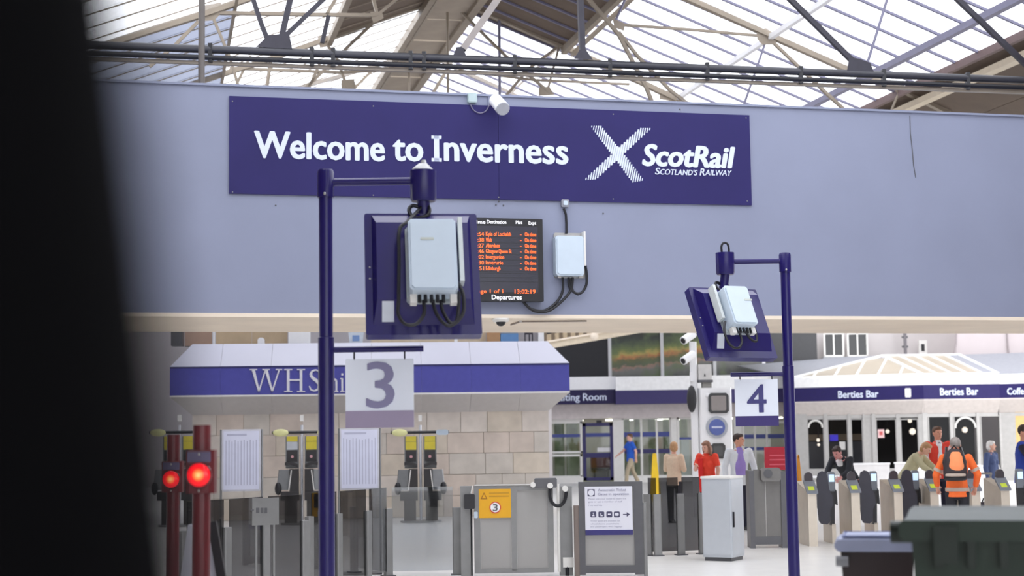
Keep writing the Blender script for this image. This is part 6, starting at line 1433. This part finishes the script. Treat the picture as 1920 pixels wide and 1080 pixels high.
def people():
    person('man in blue polo shirt and khaki trousers walking past the waiting room', 1181, 54.5, 1.76, -75, mat('royal_blue_polo', (36, 92, 196), 0.8, bump=0.1), mat('khaki_cloth', (176, 162, 138), 0.85), HBR, stride=0.42, sleeves='short', vox=0.011, shoe=mat('brown_shoe', (70, 54, 48), 0.5), armR=((-0.05, -0.16, -0.24), (0.0, -0.2, -0.14)), armL=((0.04, 0.12, -0.26), (0, 0.0, -0.24)))
    person('woman with short fair hair in beige cardigan, back to the camera', 1262, 31, 1.58, 150, mat('beige_cardigan', (216, 192, 166), 0.9, bump=0.15, scale=40), TR_D, HLB, woman=True, head_turn=0.5, armL=((0.05, -0.05, -0.27), (-0.12, -0.18, 0.02)), armR=((-0.06, -0.02, -0.27), (0.1, -0.2, 0.06)))
    t, sp, s, arms, hp, Hm = person('woman with long brown hair in orange red top, looking down', 1325, 30, 1.60, -18, mat('orange_red_top', (240, 74, 50), 0.8, bump=0.1), TR_D, mat('light_brown_hair', (142, 100, 78), 0.6, var=0.2, scale=30), woman=True, longhair=True, head_down=0.35, head_turn=-0.5, sleeves='short', armL=((0.06, -0.02, -0.27), (-0.02, -0.06, -0.24)), armR=((-0.07, -0.06, -0.26), (0.06, -0.2, 0.08)), lean=0.06)
    sc = MB(); sc.hexa([(-.13, -.17, .62), (-.05, -.17, .62), (-.05, -.14, .62), (-.13, -.14, .62), (-.16, -.18, 1.25), (-.06, -.18, 1.25), (-.06, -.14, 1.25), (-.16, -.14, 1.25)]); remesh(sc, 'hanging_scarf', mat('scarf_red', (222, 44, 40), 0.8), t, 0.012)
    t, sp, s, arms, hp, Hm = person('man in open white jacket over lilac shirt, looking to the right', 1384, 28.5, 1.72, 8, mat('white_jacket', (226, 230, 236), 0.8, bump=0.1), TR_N, HDK, head_turn=0.9, skin=mat('ruddy_skin', (216, 156, 130), 0.55), armL=((0.08, -0.02, -0.28), (0.01, -0.08, -0.25)), armR=((-0.08, 0.0, -0.28), (0.0, -0.1, -0.24)))
    c = MB(); c.loft([(sp(0.98) + Vector((0, -.065, 0)), .10, .085), (sp(1.2) + Vector((0, -.062, 0)), .105, .085), (sp(1.38) + Vector((0, -.045, 0)), .08, .075), (sp(1.46), .058, .064)]); remesh(c, 'lilac_shirt', mat('lilac_cloth', (156, 134, 206), 0.8), t, 0.01)
    # figure in black jacket crouching at the gate
    t, sp, s, arms, hp, Hm = person('person in black jacket stooping behind the ticket gates, face down', 1592, 29, 1.66, -40, mat('black_jacket', (36, 38, 46), 0.8), TR_D, HDK, lean=0.75, head_down=0.1, skin=mat('pink_skin', (216, 152, 148), 0.55), armL=((0.02, -0.14, -0.22), (-0.05, -0.2, -0.1)), armR=((-0.02, -0.16, -0.2), (0.05, -0.18, -0.12)))
    c = MB(); c.loft([(sp(1.30) + Vector((0, -.1, -.02)), .06, .05), (sp(1.44) + Vector((0, -.075, -.03)), .06, .05)]); remesh(c, 'white_collar', WHITE, t, 0.01)
    person('person with fair hair in pale khaki coat, bending over the gate', 1692, 29.3, 1.66, 55, mat('pale_khaki_coat', (190, 184, 150), 0.85, bump=0.15, scale=20), TR_D, HLB, lean=0.62, head_down=0.25, woman=True, armL=((0.04, -0.2, -0.2), (-0.02, -0.2, -0.12)), armR=((-0.04, -0.18, -0.2), (0.02, -0.2, -0.12)))
    t, sp, s, arms, hp, Hm = person('man in red waistcoat, white shirt and dark tie facing the camera', 1757, 29.5, 1.80, 4, mat('red_waistcoat', (226, 66, 50), 0.75), TR_N, HBR, sleeve_m=mat('white_shirt', (232, 230, 234), 0.8), head_turn=0.15, skin=mat('ruddy_skin', (216, 156, 130), 0.55), armL=((0.07, -0.06, -0.27), (-0.04, -0.16, -0.18)), armR=((-0.07, -0.04, -0.28), (0.03, -0.1, -0.23)))
    c = MB(); c.loft([(sp(1.0) + Vector((0, -.07, 0)), .05, .075), (sp(1.2) + Vector((0, -.068, 0)), .066, .08), (sp(1.38) + Vector((0, -.05, 0)), .072, .075), (sp(1.46), .06, .066)]); remesh(c, 'shirt_front', mat('white_shirt', (232, 230, 234), 0.8), t, 0.01)
    c = MB(); c.hexa([tuple(sp(z) + Vector((x, y, 0))) for z, w_, yy in ((1.0, .03, -.155), (1.44, .022, -.10)) for x, y in ((-w_, yy), (w_, yy), (w_, yy + .02), (-w_, yy + .02))]); c.build('tie', mat('dark_tie', (40, 40, 66), 0.6), t)
    # hi-vis man with rucksack
    HV = mat('hivis_orange', (255, 116, 52), 0.75, bump=0.1, scale=15); REF = mat('reflective_grey', (186, 170, 158), 0.4)
    t, sp, s, arms, hp, Hm = person('man in orange hi-vis jacket seen from behind', 1790, 23.3, 1.62, 168, HV, TR_D, HGR, bald=False, armL=((0.12, -0.02, -0.26), (-0.02, -0.16, -0.18)), armR=((-0.13, -0.02, -0.25), (0.03, -0.14, -0.2)))
    c = MB(); c.loft([(sp(1.40), .12, .10), (sp(1.47) + Vector((0, .02, 0)), .09, .085), (sp(1.52) + Vector((0, .03, 0)), .07, .06)]); remesh(c, 'collar', HV, t, 0.012)
    c = MB(); c.loft([(sp(0.89), .183 * s, .135 * s), (sp(0.945), .182 * s, .134 * s)], 28); c.build('reflective_band', REF, t, smooth=True)
    for x in (-1, 1):
        sh, el, wr = arms[x]; c = MB(); c.tube([sh.lerp(el, .62), sh.lerp(el, .78)], .068, 16); c.build('reflective_band', REF, t, smooth=True)
    b = thing('rucksack', 'orange rucksack with grey trim on the back of the orange jacket', 'bag', loc=t.location, yaw=t.rotation_euler.z)
    bz, by = 0.99, 0.135
    mb = MB(); mb.loft([((0.03, by + .06, bz), .165, .075), ((0.03, by + .085, bz + .12), .17, .10), ((0.03, by + .075, bz + .28), .155, .09), ((0.03, by + .055, bz + .40), .115, .062), ((0.03, by + .045, bz + .44), .06, .04)]); remesh(mb, 'body', mat('rucksack_dark', (52, 44, 48), 0.7), b, 0.012)
    mb = MB(); mb.loft([((0.02, by + .10, bz + .10), .132, .075), ((0.02, by + .11, bz + .2), .125, .082), ((0.02, by + .10, bz + .32), .105, .07), ((0.02, by + .085, bz + .40), .07, .045)]); remesh(mb, 'front_panel', mat('rucksack_orange', (255, 150, 96), 0.7), b, 0.012)
    mb = MB(); mb.loft([((0.03, by + .065, bz + .005), .165, .085), ((0.03, by + .075, bz + .06), .167, .095)]); remesh(mb, 'bottom_panel', BLACK, b, 0.012)
    mb = MB(); mb.loft([((0.03, by + .098, bz + .055), .150, .092), ((0.03, by + .10, bz + .10), .150, .094)]); remesh(mb, 'reflective_trim', REF, b, 0.012)
    for x in (-1, 1): MB().tube([(0.03 + x * .12, by - 0.01, bz + .05), (0.03 + x * .15, by + .02, bz + .25), (0.03 + x * .11, by - 0.02, bz + .40), (0.03 + x * .1, 0.02, bz + .46)], 0.02, 8).build('strap', BLACK, b, smooth=True)
    MB().tube([(-0.01, by + .03, bz + .44), (0.03, by + .05, bz + .49), (0.07, by + .03, bz + .44)], 0.012, 8).build('grab_loop', BLACK, b, smooth=True)
    person('white-haired person in blue jacket beyond the gates', 1856, 32, 1.50, 40, mat('slate_blue_jacket', (74, 88, 128), 0.8), TR_D, HWH, woman=True, head_turn=0.5)
    person('man in royal blue jacket at the right edge, one dark sleeve reaching left', 1914, 26.3, 1.80, 60, mat('royal_blue_jacket', (44, 68, 166), 0.75, bump=0.1), TR_N, HDK, head_turn=-0.3, skin=mat('ruddy_skin', (216, 156, 130), 0.55), sleeve_m=mat('dark_sleeve', (34, 34, 54), 0.8), lean=0.06, armR=((-0.14, -0.16, -0.20), (-0.1, -0.22, -0.08)), armL=((0.06, -0.04, -0.27), (0.0, -0.1, -0.24)))
    # luggage on a trolley beyond the gates
    f = Frame(1835, 26.0, 10); t = thing('luggage_trolley', 'chrome luggage trolley with dark bags right of the orange jacket', 'trolley', f)
    for x in (-0.16, 0.16): MB().tube([(x, 0, 0.1), (x, 0.03, 0.6), (x + 0.02, 0.02, 0.95), (x, -0.05, 1.0)], 0.016, 10).build('rail', STEEL, t, smooth=True)
    MB().tube([(-0.16, -0.05, 1.0), (0.16, -0.05, 1.0)], 0.016, 10).build('push_bar', STEEL, t, smooth=True)
    MB().box(-0.2, 0.2, -0.32, 0.02, 0.10, 0.13).build('deck', STEEL, t)
    for x in (-0.17, 0.17):
        for y in (-0.28, 0.0): MB().tube([(x - .015, y, 0.05), (x + .015, y, 0.05)], 0.05, 14).build('wheel', BLACK, t)
    t = thing('holdall', 'dark holdall standing on the chrome trolley', 'bag', loc=f.O + f.ey * -0.15 + Vector((0, 0, 0.13)), yaw=f.yaw)
    mb = MB(); mb.loft([((0, 0, 0.02), .15, .10), ((0, 0, .2), .17, .12), ((0, 0, .36), .15, .10), ((0, 0, .42), .10, .06)]); remesh(mb, 'body', mat('dark_bag', (56, 50, 60), 0.8), t, 0.014); MB().tube([(-.07, 0, .41), (-.04, 0, .48), (.04, 0, .48), (.07, 0, .41)], 0.012, 8).build('handle', BLACK, t)
people()
